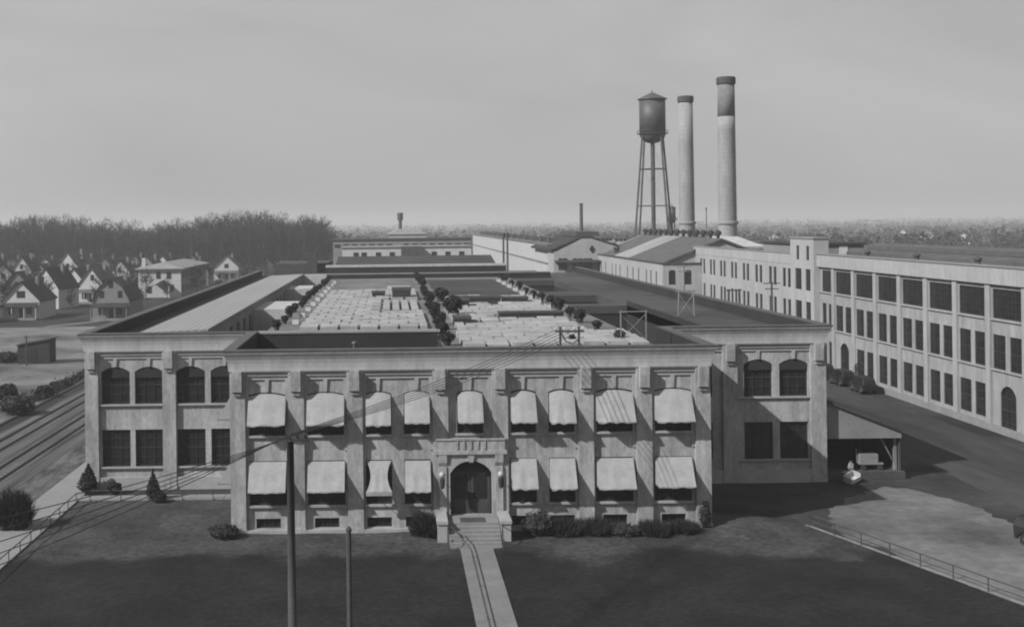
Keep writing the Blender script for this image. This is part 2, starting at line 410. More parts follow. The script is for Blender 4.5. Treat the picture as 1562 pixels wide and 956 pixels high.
# plinth line along the front
for a, b in ((XL - .04, C0 - 2.3), (C0 + 2.3, XR + .04)): MB().box(a, b, YF - .04, YF + RE + .02, -.05, .22).obj('plinth', 'stone', FB)
MB().box(WL - .03, XL, YW + .05, YW + RE + .02, -.05, .9).obj('plinth', 'stone', FB); MB().box(XR, WR + .03, YW + .05, YW + RE + .02, -.05, .9).obj('plinth', 'stone', FB)
def pilaster(x0, x1, y, bracket=True, z1=9.93):
    m = MB(); m.box(x0, x1, y, y + RE + .01, .2 if y < 80 else .0, z1); m.box(x0 - .04, x1 + .04, y - .045, y + RE + .005, .0, .32)
    p = m.obj('pilaster', 'wall', FB)
    if bracket:
        c = (x0 + x1) / 2; m = MB()
        m.prism([(y - .003, 8.62), (y - .26, 8.7), (y - .33, 9.5), (y - .33, 9.93), (y - .003, 9.93)], c - .30, c + .30, 'X')
        m.box(c - .24, c + .24, y - .14, y - .004, 8.46, 8.61)
        br = m.obj('bracket', 'wall', FB); br.parent = p
for c in PIL:
    a, b = c - .48, c + .48
    if c == PIL[0]: a, b = XL, XL + .93
    if c == PIL[-1]: a, b = XR - .93, XR
    pilaster(a, b, YF)
for a, b in ((WL, WL + .95), (-16.55, -15.6), (XL - .45, XL - .05), (XR + .02, XR + .5), (23.6, 24.65), (WR - 1.1, WR)): pilaster(a, b, YW, True)
# stepped lintel courses above each bay and keystones
bounds = [XL + .93] + [v for c in PIL[1:-1] for v in (c - .48, c + .48)] + [XR - .93]
for a, b in zip(bounds[::2], bounds[1::2]):
    mb = MB()
    mb.box(a, b, YF + .10, YF + RE + .005, 9.62, 9.94); mb.box(a, b, YF + .19, YF + RE + .004, 9.38, 9.62)
    mb.box(a, a + .2, YF + .19, YF + RE + .003, 5.0, 9.38); mb.box(b - .2, b, YF + .19, YF + RE + .003, 5.0, 9.38)
    mb.obj('lintel_course', 'stone', FB)
for a, b in ((WL + .95, -16.55), (-15.6, XL - .45), (XR + .5, 23.6), (24.65, WR - 1.1)):
    MB().box(a, b, YW + .10, YW + RE + .005, 9.62, 9.94).box(a, b, YW + .19, YW + RE + .004, 9.38, 9.62).obj('lintel_course', 'stone', FB)
for c, w_ in ups + [(c, 1) for c in cL] + [(21.6, 1), (26.2, 1), (28.75, 1)]:
    y = YF if (c, w_) in ups else YW
    m = MB(); zk = 8.62 if y == YF else 8.8; m.prism([(c - .08, zk), (c + .08, zk), (c + .13, 9.40), (c - .13, 9.40)], y + .18, y + RE + .008); m.obj('keystone', 'stone', FB)
# sills
for c, w_ in ups: m = MB(); m.box(c - w_/2 - .12, c + w_/2 + .12, YF + .12, YF + RE + .25, 5.84, 5.97); m.obj('sill', 'stone', FB)
for c, w_ in los: m = MB(); m.box(c - w_/2 - .12, c + w_/2 + .12, YF + .12, YF + RE + .25, 1.56, 1.70); m.obj('sill', 'stone', FB)
for z in (6.0, 1.52):
    for a, b in ((WL + .95, -16.55), (-15.6, XL - .45), (24.65, WR - 1.1)): m = MB(); m.box(a, b, YW + .1, YW + RE + .25, z, z + .12); m.obj('sill', 'stone', FB)
# windows
for c, w_ in ups: window(FB, c, YF + RE + .2, 5.97, w_, 2.63, .16, 0, 2 if w_ < 2 else 4, 4)
for c, w_ in los: window(FB, c, YF + RE + .2, 1.7, w_, 2.7, 0, 0, 2 if w_ < 2 else 4, 4)
for c, w_ in bas: window(FB, c, YF + RE + .2, .28, w_, .6, 0, 0, 3, 1)
for c in cL + [26.2, 28.75]:
    window(FB, c, YW + RE + .2, 6.12, 2.04, 2.66, .36, 0, 3, 4); window(FB, c, YW + RE + .2, 1.64, 2.04, 2.64, 0, 0, 3, 4)
window(FB, 21.625, YW + RE + .2, 6.12, 2.55, 2.66, .36, 0, 4, 4); window(FB, 21.625, YW + RE + .2, 1.64, 2.55, 2.64, 0, 0, 4, 4)
for Yc in (75.0, 80.6):
    for X, rz, sg in ((XL, R(-90), 1), (XR, R(90), -1)):
        window(FB, X + sg * .2, Yc, 5.97, 2.0, 2.63, .16, rz, 3, 4); window(FB, X + sg * .2, Yc, 1.7, 2.0, 2.7, 0, rz, 3, 4)
# cornice: a hollow moulding that leans outwards to the parapet top
prof = [(0.02, 9.86), (.06, 9.94), (.07, 10.15), (.10, 10.4), (.16, 10.65), (.25, 10.85), (.34, 11.0), (.36, 11.06), (.36, 11.2), (-.12, 11.2)]
mb = MB(); strip(mb, [(WL, YB), (WL, YW), (XL, YW), (XL, YF), (XR, YF), (XR, YW), (WR, YW), (WR, YB)], prof)
mb.obj('cornice', 'fascia', FB)
prof = [(-.12, 11.19), (-.12, 11.24), (-.34, 11.24), (-.34, 11.1)]
mb = MB(); strip(mb, [(WL, YB), (WL, YW), (XL, YW), (XL, YF), (XR, YF), (XR, YW), (WR, YW), (WR, YB)], [(.365, 11.13), (.40, 11.13), (.40, 11.24), (-.34, 11.25), (-.34, 11.15)])
mb.obj('coping', 'steel', FB)
mb = MB(); strip(mb, [(WL, YB), (WL, YW), (XL, YW), (XL, YF), (XR, YF), (XR, YW), (WR, YW), (WR, YB)], [(-.32, 11.2), (-.32, 8.0)])
# wall behind the front block's left roof, on the line of the wing fronts
mb.box(XL + .3, 3.25, YW, YW + .35, 6, 11.05)
mb.obj('parapet_back', 'tardark', FB)
mb = MB(); mb.box(XL + .1, 3.4, YW - .06, YW + 1.5, 11.05, 11.15); mb.obj('parapet_coping', 'concrete', FB)
# roofs
ZG = 10.6
MB().box(XL + .3, 3.2, YF + .34, YW, 9.4, 9.6).obj('front_roof', 'tardark', FB); mb = MB(); mb.box(17.4, XR - .3, YF + .34, YW, 8.4, 8.6)
mb.obj('front_roof', 'tardark', FB); MB().box(3.2, 3.35, YF + .35, YW, 9.4, ZG - .01).obj('roof_kerb', 'tardark', FB)
mb = MB(); mb.box(3.35, 17.35, YF + .34, YW + .5, 10.3, ZG); mb.box(-9.8, 17.35, YW + .37, 178, 10.25, ZG - .003)
mb.obj('garden_roof', 'roofgrey', FB)
mb = MB(); mb.box(-9.75, 17.3, YW + .4, 177.9, 0, 10.24); mb.obj('garden_block', 'tardark', FB)
# cross wing behind
mb = MB(); mb.box(-13.3, 24, 178.2, YB - .3, 0, 10.7); mb.obj('cross_wing', 'tar', FB)
mb = MB(); mb.box(-13.3, 23.9, 178.0, 178.8, 11.2, 11.35); mb.obj('cross_wing_coping', 'concrete', FB); MB().box(-11, 19, 196.0, 197.6, 11.65, 12.0).obj('rear_coping', 'fascia', FB); MB().box(-11, 19, 196.1, 197.5, 10.7, 11.64).obj('rear_parapet', 'tardark', FB)
mb = MB(); mb.box(-13.3, 23.9, 178.1, 178.6, 10.7, 11.2); mb.obj('cross_wing_parapet', 'tardark', FB)
# left wing: low tar roof, pale seamed roof strip, side wall with windows over the light well
mb = MB(); mb.box(WL + .32, -18.1, YW + .35, YB - .3, 9.6, 10.3); mb.obj('wing_roof', 'tar', FB)
mb = MB(); mb.prism([(-18.3, 11.05), (-18.3, 11.2), (-13.3, 11.42), (-13.3, 11.27)], YW + .45, 178.0); mb.obj('metal_roof', 'seam', FB)
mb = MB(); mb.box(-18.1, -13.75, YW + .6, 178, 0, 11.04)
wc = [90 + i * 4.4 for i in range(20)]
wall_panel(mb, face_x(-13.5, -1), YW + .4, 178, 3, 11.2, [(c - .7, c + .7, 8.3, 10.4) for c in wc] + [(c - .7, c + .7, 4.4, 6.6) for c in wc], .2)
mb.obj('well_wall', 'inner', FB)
for c in wc: window(FB, -13.66, c, 8.3, 1.4, 2.1, 0, R(90), 2, 4)
for Y0, Y1, z1 in ((114, 126, 10.7), (150, 158, 10.7), (177, 178.1, 11.3)): MB().box(-13.48, -9.82, Y0, Y1, 3, z1).obj('link_block', 'fascia', FB)
# right wing: tar roof with light wells beside the garden
mb = MB(); mb.box(23.6, WR - .34, YW + .4, YB - .3, 9.5, 10.3)
for Y0, Y1 in ((119, 122.5), (136, 144), (172, 178)): mb.box(17.4, 23.6, Y0, Y1, 9.5, 10.299)
mb.obj('wing_roof', mat('patched_tar_roof', .045, .45, .07, fine=.12), FB)
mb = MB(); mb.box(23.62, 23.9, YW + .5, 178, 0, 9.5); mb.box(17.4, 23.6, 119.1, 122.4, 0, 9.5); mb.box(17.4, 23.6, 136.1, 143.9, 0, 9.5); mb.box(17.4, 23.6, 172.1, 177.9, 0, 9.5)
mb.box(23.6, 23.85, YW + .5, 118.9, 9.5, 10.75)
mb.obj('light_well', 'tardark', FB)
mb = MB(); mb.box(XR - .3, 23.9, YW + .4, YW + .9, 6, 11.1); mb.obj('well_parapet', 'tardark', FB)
# entrance surround
mb = MB(); T = face_y(YF - .04)
wall_panel(mb, T, C0 - 1.95, C0 + 1.95, .0, 4.75, [(DOOR[0], DOOR[1], .0, 4.32, .75)], .62)
for s in (-1, 1):
    a = C0 + s * 1.95; mb.face([(a, YF - .04, 0), (a, YF + RE, 0), (a, YF + RE, 4.75), (a, YF - .04, 4.75)])
mb.box(C0 - 2.2, C0 + 2.2, YF - .22, YF + RE, 4.75, 4.98); mb.box(C0 - 2.08, C0 + 2.08, YF - .12, YF + RE, 4.981, 5.6)
mb.box(C0 - 2.14, C0 + 2.14, YF - .18, YF + RE, 5.6, 5.72)
for i in range(5): u = C0 + (i - 2) * .42; mb.box(u - .07, u + .07, YF - .18, YF - .122, 5.05, 5.55)
for s in (-1, 1):
    mb.box(C0 + s * 1.72 - .22, C0 + s * 1.72 + .22, YF - .12, YF - .042, .6, 4.0)
    mb.prism([(YF - .042, 4.0), (YF - .16, 4.25), (YF - .2, 4.74), (YF - .042, 4.74)], C0 + s * 1.72 - .26, C0 + s * 1.72 + .26, 'X')
mb.prism([(C0 - .13, 4.25), (C0 + .13, 4.25), (C0 + .22, 4.745), (C0 - .22, 4.745)], YF - .16, YF - .042)
e = mb.obj('entrance_surround', 'wall', FB)
dr = MB(); yb = YF + .5
dr.box(C0 - 1.27, C0 + 1.27, yb, yb + .08, 3.55, 3.68); dr.box(C0 - 1.27, C0 - 1.15, yb, yb + .08, .98, 3.55); dr.box(C0 + 1.15, C0 + 1.27, yb, yb + .08, .98, 3.55)
dr.prism([(C0 - 1.2, 3.68), (C0 + 1.2, 3.68)] + [(p[0], p[1]) for p in reversed(arc(C0 - 1.2, C0 + 1.2, 4.3, .6))], yb + .06, yb + .08)
d_o = dr.obj('door_frame', 'sash', FB)
for s in (-1, 1):
    l = MB(); a, b = (C0 - 1.15, C0 - .02) if s < 0 else (C0 + .02, C0 + 1.15)
    l.box(a, b, yb + .02, yb + .07, .98, 3.55); l.box(a + .12, b - .12, yb + .005, yb + .02, 1.15, 1.75)
    lo = l.obj('door', 'wood', FB)
    g = MB(); g.box(a + .15, b - .15, yb + .0, yb + .02, 1.9, 3.4); g.obj('pane', 'glass', FB).parent = lo
    h = MB(); h.tube([(C0 + s * .12, yb - .05, 1.9), (C0 + s * .12, yb - .05, 2.3)], .025); h.obj('handle', 'dark', FB).parent = lo
# lanterns
for s in (-1, 1):
    x = C0 + s * 1.78; m = MB(); m.tube([(x, YF - .26, 3.15), (x, YF - .55, 3.25)], .035); m.lathe([(.05, 2.75), (.14, 2.85), (.17, 3.35), (.1, 3.42)], x, YF - .55, 10)
    ln = m.obj('lantern', 'dark', FB)
    m = MB(); m.lathe([(.02, 3.4), (.15, 3.46), (.2, 3.6), (.15, 3.74), (.02, 3.8)], x, YF - .55, 12); m.obj('globe', 'globe', FB, smooth=True).parent = ln
# steps, landing and cheek blocks
mb = MB(); mb.box(C0 - 1.55, C0 + 1.55, 70.35, YF + .52, -.05, .97)
for i in range(5): mb.box(C0 - 1.55, C0 + 1.55, 70.35 - .3 * (i + 1), 70.35 - .3 * i, -.05, .97 - .165 * (i + 1))
mb.obj('steps', 'concrete', FB)
m = MB(); m.box(C0 - .75, C0 + .75, 70.45, 71.5, .975, 1.0); m.obj('doormat', 'wood', FB)
for s in (-1, 1):
    x = C0 + s * 1.88; m = MB(); m.box(x - .28, x + .28, 69.5, YF - .05, -.05, 1.1); p_ = m.obj('cheek_wall', 'stone', FB)
    m = MB(); m.box(x - .33, x + .33, 69.42, YF - .05, 1.1, 1.28); m.obj('cap', 'stone', FB).parent = p_
    m = MB(); m.tube([(x - s*.3, 69.5, 1.0), (x - s*.3, 69.2, 1.15), (x - s*.3, 68.6, 1.0), (x - s*.3, 68.1, .72), (x - s*.3, 67.9, .4), (x - s*.3, 67.9, 0)], .03)
    m.tube([(x - s*.3, 69.0, 1.2), (x - s*.3, 69.0, 0)], .03); m.obj('handrail', 'rail', FB)
m = MB(); X = 4.34; m.tube([(3.3, 69.0, 1.1), (3.7, 68.2, .8), (4.15, 67.4, .45), (X, 66.6, .30), (X, 40, .30)], .03)
y = 66.2
while y > 40: m.tube([(X, y, .30), (X, y, 0)], .028); y -= 5.2
tag(m.obj('path_handrail', 'rail', loc=(X, 66.6, 0)), 'low dark pipe handrail running down the concrete entrance path', 'handrail')

# awnings
def awning(x, y, z, wd, rise=0, rz=0, proj=1.05, drop=1.72, style='full', label=None):
    g = MB(); nu, nv = 14, 9; s1, s2 = random.random() * 9, random.random() * 9
    from mathutils import noise as N
    def pt(u, v):
        a = (u - .5) * wd
        if style == 'sagged': a *= 1 - .34 * math.sin(math.pi * min(1, v * 1.02)) ** .8
        sag = .03 * math.sin(math.pi * v) * (1 - .5 * abs(2 * u - 1))
        n = .012 * N.noise(Vector((u * 5 + s1, v * 3, s2)))
        b = .06 * N.noise(Vector((u * 4 + s2, 0, s1))) * v
        return (a, -proj * v + sag * .6 + n, -drop * v - sag + rise * (1 - (2 * u - 1) ** 2) * (1 - v) + b - rise)
    G = [[pt(i / nu, j / nv) for i in range(nu + 1)] for j in range(nv + 1)]
    for j in range(nv):
        for i in range(nu): g.face([G[j][i], G[j][i+1], G[j+1][i+1], G[j+1][i]])
    if style == 'full':
        for i in (0, nu):
            for j in range(nv):
                a, b = G[j][i], G[j+1][i]; g.face([a, b, (b[0], -.02, b[2]), (a[0], -.02, a[2])])
    o = bpy.data.objects.new('awning', g.data('awning', 'canvas')); 
    for p in o.data.polygons: p.use_smooth = False
    COL.objects.link(o); o.parent = FB
    o.location = Vector((x, y, z)) - wloc(FB); o.rotation_euler = (0, 0, rz)
    if label: o['label'] = label
    k = MB(); e = G[nv]; c = (e if style == 'full' else [(-wd/2, -proj, -drop - rise), (wd/2, -proj, -drop - rise)])
    n = len(c) - 1
    for i in range(n):
        a, b = c[i], c[i+1]; hang = .07 + .02 * math.sin(i * 1.3)
        k.face([(a[0], a[1]-.01, a[2]), (b[0], b[1]-.01, b[2]), (b[0], b[1]-.01, b[2]-hang), (a[0], a[1]-.01, a[2]-hang)])
    if style != 'full': k.v.clear(); k.f.clear(); k.box(-wd/2, wd/2, -proj - .06, -proj + .06, -drop - .22, -drop + .02)
    v = bpy.data.objects.new('valance', k.data('valance', 'canvas')); COL.objects.link(v); v.parent = o
    fr = MB()
    for sx in (-1, 1): fr.tube([(sx * wd/2, .0, -drop - rise - .05), (sx * wd/2, -proj, -drop - rise - .05)], .02, 5)
    fr.tube([(-wd/2, -proj + .02, -drop - rise - .03), (wd/2, -proj + .02, -drop - rise - .03)], .02, 5)
    q = bpy.data.objects.new('awning_arm', fr.data('awning_arm', 'dark')); COL.objects.link(q); q.parent = o
for c, w_ in ups: awning(c, YF + RE - .03, 8.54 + random.uniform(-.03, .03), w_ - (.02 if w_ > 2 else .08), .18, drop=random.uniform(1.56, 1.68))
for i, (c, w_) in enumerate(los):
    bad = abs(c - (C0 - 4.43 - 1.18)) < .01
    awning(c, YF + RE - .03, 4.36 + random.uniform(-.03, .02), w_ - .04, 0, drop=random.uniform(1.58, 1.72), style='sagged' if bad else 'full', label='half collapsed awning hanging in the middle of its frame' if bad else None)
for z, r_ in ((8.6, .16), (4.42, 0)): awning(XL - .02, 75.0, z, 2.0, r_, R(-90))
# loading canopy and dock on the right wing's side
mb = MB(); mb.prism([(31.05, 5.65), (31.05, 5.85), (36.95, 3.5), (36.95, 3.3)], 84.85, 110); cn = mb.obj('lean_to_roof', 'wood', FB)
m = MB(); m.prism([(31.1, 2.95), (36.6, 2.95), (36.6, 3.42), (31.1, 5.62)], 85.1, 85.25); m.obj('gable_wall', mat('shed_boards', .17, .12, .6, fine=.1, wave=('X', 1.6, .12)), FB).parent = cn
m = MB(); m.box(36.5, 36.6, 85.3, 110, .55, 3.4); m.obj('side_wall', 'wood', FB).parent = cn
for y in (85.5, 92, 98.5, 105): m = MB(); m.box(36.2, 36.4, y, y + .2, 0, 2.94); m.obj('post', 'woodpale', FB).parent = cn
m = MB(); m.prism([(36.3, .9), (36.36, .9), (35.3, 2.94), (35.2, 2.94)], 85.52, 85.6); m.obj('brace', 'woodpale', FB).parent = cn
m = MB(); m.box(31.02, 36.8, 85.0, 110, 0, .55); m.obj('loading_dock', 'wood', FB)

# garden roof: panels in running bond
def panels(x0, x1, y0, y1, skip):
    mb = MB(); r = 0; y = y0
    while y < y1:
        dy = 2.25; x = x0 - (0.78 if r % 2 else 0)
        while x < x1:
            a, b = max(x + .10, x0), min(x + 1.56 - .10, x1)
            cx, cy = (a + b) / 2, y + dy / 2
            if b - a > .25 and not any(k[0] < cx < k[1] and k[2] < cy < k[3] for k in skip) and random.random() > .012:
                h = .30 + random.uniform(-.03, .03); t = random.uniform(-.05, .05)
                n = len(mb.v); g = .10
                for (xx, yy, zz) in ((a,y+g,ZG),(b,y+g,ZG),(b,y+dy,ZG),(a,y+dy,ZG),(a,y+g,ZG+h-t),(b,y+g,ZG+h-t),(b,y+dy,ZG+h+t+.05),(a,y+dy,ZG+h+t+.05)): mb.v.append((xx, yy, zz))
                for f in ((4,5,6,7),(0,1,5,4),(1,2,6,5),(2,3,7,6),(3,0,4,7)): mb.f.append(tuple(n + i for i in f))
            x += 1.56
        y += dy + .05; r += 1
    return mb
panels(-7.3, 2.7, 91.5, 140, [(-1.5, 2.8, 108, 125)]).obj('roof_panels', 'panel', FB)
panels(4.9, 14.4, 84.6, 126, [(8.5, 15, 99, 103), (4.5, 8, 93, 97), (4.5, 7.5, 112, 127), (9, 11.5, 117, 127)]).obj('roof_panels', 'panel', FB)
panels(4.6, 16.8, 77.2, 84.4, []).obj('roof_panels', 'panel', FB)
for k in range(4): MB().box(-.9 + k * .9, -.25 + k * .9, 109, 123, ZG, ZG + .3).obj('roof_panel', 'panel', FB)
MB().box(-.6, 2.2, 141, 150, ZG, ZG + .35).obj('roof_panel', 'panel', FB)
mb = MB(); mb.box(5, 14.5, 127, 170, ZG, ZG + .06); mb.obj('roof_sheet', 'tar', FB)
mb = MB(); mb.box(-7.3, 2.7, 141, 172, ZG, ZG + .05); mb.obj('roof_sheet', mat('grey_roof_sheet', .12, .4, .15, fine=.2), FB)
for (a, b, c, d, h) in ((9, 14.4, 99.3, 100.6, .7), (4.9, 6.2, 93.4, 96, .8), (6.6, 10.8, 117.5, 119, .9), (5.2, 7.4, 113.5, 115, .9), (11, 13.5, 117.5, 119, .8), (-2.2, -.8, 128.5, 130, .9), (.0, 2.0, 127, 129.5, 1.3)):
    o = thing('roof_hatch', 'x', 'roof hatch', ((a + b) / 2, c, ZG), group='dark hatches on the garden roof')
    m = MB(); m.box(a, b, c, d, ZG, ZG + h * .75); m.obj('curb', 'tar', o); m = MB(); m.box(a - .06, b + .06, c - .06, d + .06, ZG + h * .75, ZG + h); m.obj('lid', 'wood', o)
    px = CX + F * (a + b) / 2 / c; hatch = o
hl = ['long low dark roof hatch among the right-hand white panels', 'small dark roof hatch next to the middle shrub row, on the right-hand panels', 'wide dark roof hatch at the far edge of the right-hand panels', 'short dark roof hatch at the far edge of the panels, nearest the middle shrubs', 'dark roof hatch at the far edge of the panels, nearest the right shrub row', 'smaller of two dark hatches at the back of the left-hand panels', 'taller dark hatch behind the pale strips, left of the middle shrub row']
for o, l in zip([o for o in COL.objects if o.name.startswith('roof_hatch')], hl): o['label'] = l

# leafy masses --------------------------------------------------------
def leaf_mesh(name, rx, ry, rz_, n, size, m='foliage', shape='ball', zc=None, twig=False):
    mb = MB(); zc = rz_ if zc is None else zc
    from mathutils import noise as N
    sd = random.random() * 50
    for _ in range(n):
        while True:
            p = Vector((random.uniform(-1, 1), random.uniform(-1, 1), random.uniform(-1, 1)))
            if p.length < 1: break
        p = p.normalized() * (p.length ** .35 * (1 + .35 * N.noise(p * 1.8 + Vector((sd, 0, 0)))))
        if shape == 'cone': k = (1 - (p.z + 1) / 2) * 1.25 + .08; p.x *= k; p.y *= k
        c = Vector((p.x * rx, p.y * ry, p.z * rz_ + zc))
        if twig: d = (Vector((p.x * .8, p.y * .8, 1.1)) + Vector([random.uniform(-.6, .6) for _ in range(3)])).normalized(); e = d.orthogonal().normalized() * size * .045; L = size
        else: d = Vector([random.gauss(0, 1) for _ in range(3)]).normalized(); e = d.orthogonal().normalized() * size * .6; L = size
        e.rotate(Matrix.Rotation(random.random() * 6.28, 3, d))
        mb.face([c - d * L * .5 - e, c - d * L * .5 + e, c + d * L * .6])
    return mb.data(name, m)
def core_mesh(name, r, m='foliage', zs=1.0, zc=None, shape='ball'):
    from mathutils import noise as N
    mb = MB(); prof = []
    n, seg = 7, 10; sd = random.random() * 9
    for i in range(n + 1):
        t = math.pi * i / n
        for k in range(seg):
            a = 2 * math.pi * k / seg; d = Vector((math.sin(t) * math.cos(a), math.sin(t) * math.sin(a), -math.cos(t)))
            q = r * (1 + .3 * N.noise(d * 1.5 + Vector((sd, 0, 0))))
            kk = ((1 - (d.z + 1) / 2) * 1.2 + .1) if shape == 'cone' else 1
            mb.v.append((d.x * q * kk, d.y * q * kk, (d.z * q) * zs + (zc if zc is not None else r * zs)))
    for i in range(n):
        for k in range(seg): k2 = (k+1) % seg; mb.f.append((i*seg+k, i*seg+k2, (i+1)*seg+k2, (i+1)*seg+k))
    return mb.data(name, m)
def mesh_child(name, me, parent, loc=(0, 0, 0)):
    o = bpy.data.objects.new(name, me); COL.objects.link(o)
    if parent: o.parent = parent
    o.location = loc; return o
def join_meshes(name, ms, m):
    mb = MB()
    for me in ms:
        n = len(mb.v); mb.v += [tuple(v.co) for v in me.vertices]; mb.f += [tuple(n + i for i in p.vertices) for p in me.polygons]
    return mb.data(name, m)
# tubbed shrubs on the garden roof
tub = MB().lathe([(.24, 0), (.34, .45), (.34, .5), (.28, .5)], seg=10).data('tub', 'wood')
bushes = [join_meshes('foliage', [core_mesh('c', .42, zc=0), leaf_mesh('l', .55, .55, .55, 420, .14, zc=0)], 'foliage') for _ in range(4)]
def tub_shrub(x, y, s, label, group):
    o = thing('tub_shrub', label, 'potted shrub', (x, y, ZG), random.random() * 6, group); o.scale = (s * .9, s * .9, s * random.uniform(.6, .85))
    mesh_child('tub', tub, o); mesh_child('foliage', random.choice(bushes), o, (0, 0, .95))
Yr = [92 + 6.4 * i for i in range(13)]
for i, y in enumerate(Yr): tub_shrub(-9.1 + random.uniform(-.15, .15), y, random.uniform(.62, .9), 'round dark shrub in a tub in the left-hand row on the factory roof', 'tub shrubs in the left row on the roof')
for i, y in enumerate([79.3, 86, 91, 96, 101.5, 107, 113, 119.5, 126, 133, 141, 150, 160, 170]): tub_shrub(3.7 + random.uniform(-.25, .25), y, random.uniform(.75, 1.15), 'round dark shrub in a tub in the middle row on the factory roof', 'tub shrubs in the middle row on the roof')
for i, y in enumerate([80.5, 89.5, 96, 102, 108, 114, 121, 128, 135, 143, 151, 160, 169]): tub_shrub(15.4 + random.uniform(-.2, .2), y, random.uniform(.75, 1.1), 'round dark shrub in a tub in the right-hand row on the factory roof', 'tub shrubs in the right row on the roof')
tub_shrub(5.3, 103, 1.7, 'largest dark bush on the roof, beside the middle row of tubs', 'large bushes on the roof')
tub_shrub(5.1, 124, 1.5, 'second largest dark roof bush, farther back beside the middle row', 'large bushes on the roof')
tub_shrub(12.2, 80.2, .5, 'very small shrub in a tub on the front white panels, by the timber rack', 'large bushes on the roof')
# white ventilator boxes beside the rows
def vent_box(x, y, lab, grp):
    o = thing('ventilator_box', lab, 'ventilator', (x, y, ZG), 0, grp)
    m = MB(); m.box(-.26, .26, -.26, .26, 0, .5); m.obj('box', 'white', o, world=False)
    m = MB(); m.box(-.31, .31, -.31, .31, .5, .57); m.obj('cap', 'woodpale', o, world=False); return o
for i, y in enumerate([98 + 7.3 * k for k in range(10)]): vent_box(-8.05, y, 'small white ventilator box beside the left-hand row of roof shrubs', 'white ventilator boxes by the left shrub row')
for i, y in enumerate([112 + 7.3 * k for k in range(8)]): vent_box(14.75, y, 'small white ventilator box beside the right-hand row of roof shrubs', 'white ventilator boxes by the right shrub row')
# small cluster of flue pipes on front roof
o = thing('roof_pipe', 'short capped vent pipe on the front parapet, left of the centre', 'vent pipe', P(541, 530, Z=11.2))
m = MB(); m.lathe([(.12, -1.2), (.12, .25)], seg=8); m.obj('pipe', 'steel', o, world=False); m = MB(); m.lathe([(.2, .25), (.16, .38)], seg=8); m.obj('cap', 'steel', o, world=False)
# wire racks on the roof
o = thing('wire_rack', 'dark timber frame with a sagging cross wire at the front parapet', 'wire rack', (11.0, 73.4, 10.6))
for x in (-.58, .58): m = MB(); m.box(x - .065, x + .065, -.065, .065, 0, 1.72); m.obj('post', 'wood', o, world=False)
m = MB(); m.box(-.9, .9, -.08, .06, 1.36, 1.47); m.obj('crossarm', 'wood', o, world=False)
m = MB(); m.tube([(-.5, .02, 1.3), (-.25, .0, .8), (.2, 0, .62), (.52, 0, .9)], .04); m.obj('brace', 'wood', o, world=False)
for x in (-.85, -.3, .3, .85): m = MB(); m.lathe([(.03, 1.5), (.06, 1.56), (.04, 1.68)], x, 0, 8); m.obj('insulator', 'white', o, world=False)
o = thing('wire_rack', 'pale open square frame with crossed braces near the right end of the roof', 'wire rack', (16.2, 79.4, 10.6))
for x in (-.85, .85): m = MB(); m.box(x - .035, x + .035, -.035, .035, 0, 2.2); m.obj('post', 'woodpale', o, world=False)
m = MB(); m.box(-.95, .95, -.03, .03, 2.1, 2.16); m.obj('crossarm', 'woodpale', o, world=False)
for s in (-1, 1): m = MB(); m.tube([(-.8 * s, .08, .3), (.8 * s, .08, 1.9)], .022); m.obj('brace', 'woodpale', o, world=False)
m = MB(); m.box(9.6, 17.0, 74.3, 75.1, ZG, 10.95); tag(m.obj('timber_curb', 'concrete', FB))

# ------------------------------------------------------------------ the long mill on the right
ML = thing('mill_building', 'long white three-storey mill with a stair tower and rows of tall windows', 'mill', (52.5, 141, 0))
XM, MY0, MY1, MZ = 52.5, 86.0, 205.0, 14.4
TW = (145.6, 154.1)
rows = [(9.9, 12.5), (5.5, 8.5), (.95, 3.95)]
mops, wins = [], []
edges = [145.4, 141.0] + [141 - 6.1 * k for k in range(1, 10)]
for i in range(len(edges) - 1):
    b, a = edges[i], edges[i + 1]
    if a < MY0: break
    c = (a + b) / 2; wd = 3.3 if i == 0 else 4.95
    wins.append((c, rows[0][0], wd, 2.6, 0, 4))
    arch = i in (1, 7)
    for r_ in (1, 2):
        if r_ == 2 and arch: wins.append((c, 0, 2.6, 4.2, .8, 3)); continue
        for s in (-1, 1):
            q = (wd - .7) / 2; wins.append((c + s * (q / 2 + .35), rows[r_][0], q, rows[r_][1] - rows[r_][0], 0, 2))
for c in (199.4, 193.3, 187.3, 181.2, 175.1, 169.0, 162.8, 157.0):
    for z0, hh in ((9.8, 2.5), (5.7, 2.5)):
        for s in (-1, 1): wins.append((c + s * .98, z0, 1.25, hh, 0, 2))
mops = [(c - wd/2, c + wd/2, z, z + hh, ri) for c, z, wd, hh, ri, nx in wins]
mb = MB(); wall_panel(mb, face_x(XM + .3), MY0, TW[0], 0, 12.9, [o for o in mops if o[0] < 146], .3)
m_ = MB(); wall_panel(m_, face_x(XM), TW[1], MY1, 0, 12.9, [o for o in mops if o[0] > 146], .25); m_.obj('old_wall', 'millwhite', ML)
mb.box(XM + .45, XM + 22, MY0, MY0 + .4, 0, 14.1); mb.box(XM + .35, XM + 22, MY1 - .4, MY1, 0, 14.1); mb.box(XM + 21.6, XM + 22, MY0 + .4, MY1 - .4, 0, 14.1)
mb.obj('wall', 'mill', ML)
mb = MB(); mb.box(XM - .08, XM + .6, MY0, TW[0], 12.9, MZ); mb.box(XM - .05, XM + .5, TW[1], MY1, 12.9, MZ - .15); mb.obj('parapet', 'milltop', ML)
mb = MB(); mb.box(XM - .18, XM + .7, MY0, TW[0], MZ, MZ + .14); mb.box(XM - .14, XM + .6, TW[1], MY1, MZ - .15, MZ - .02); mb.obj('coping', 'concrete', ML)
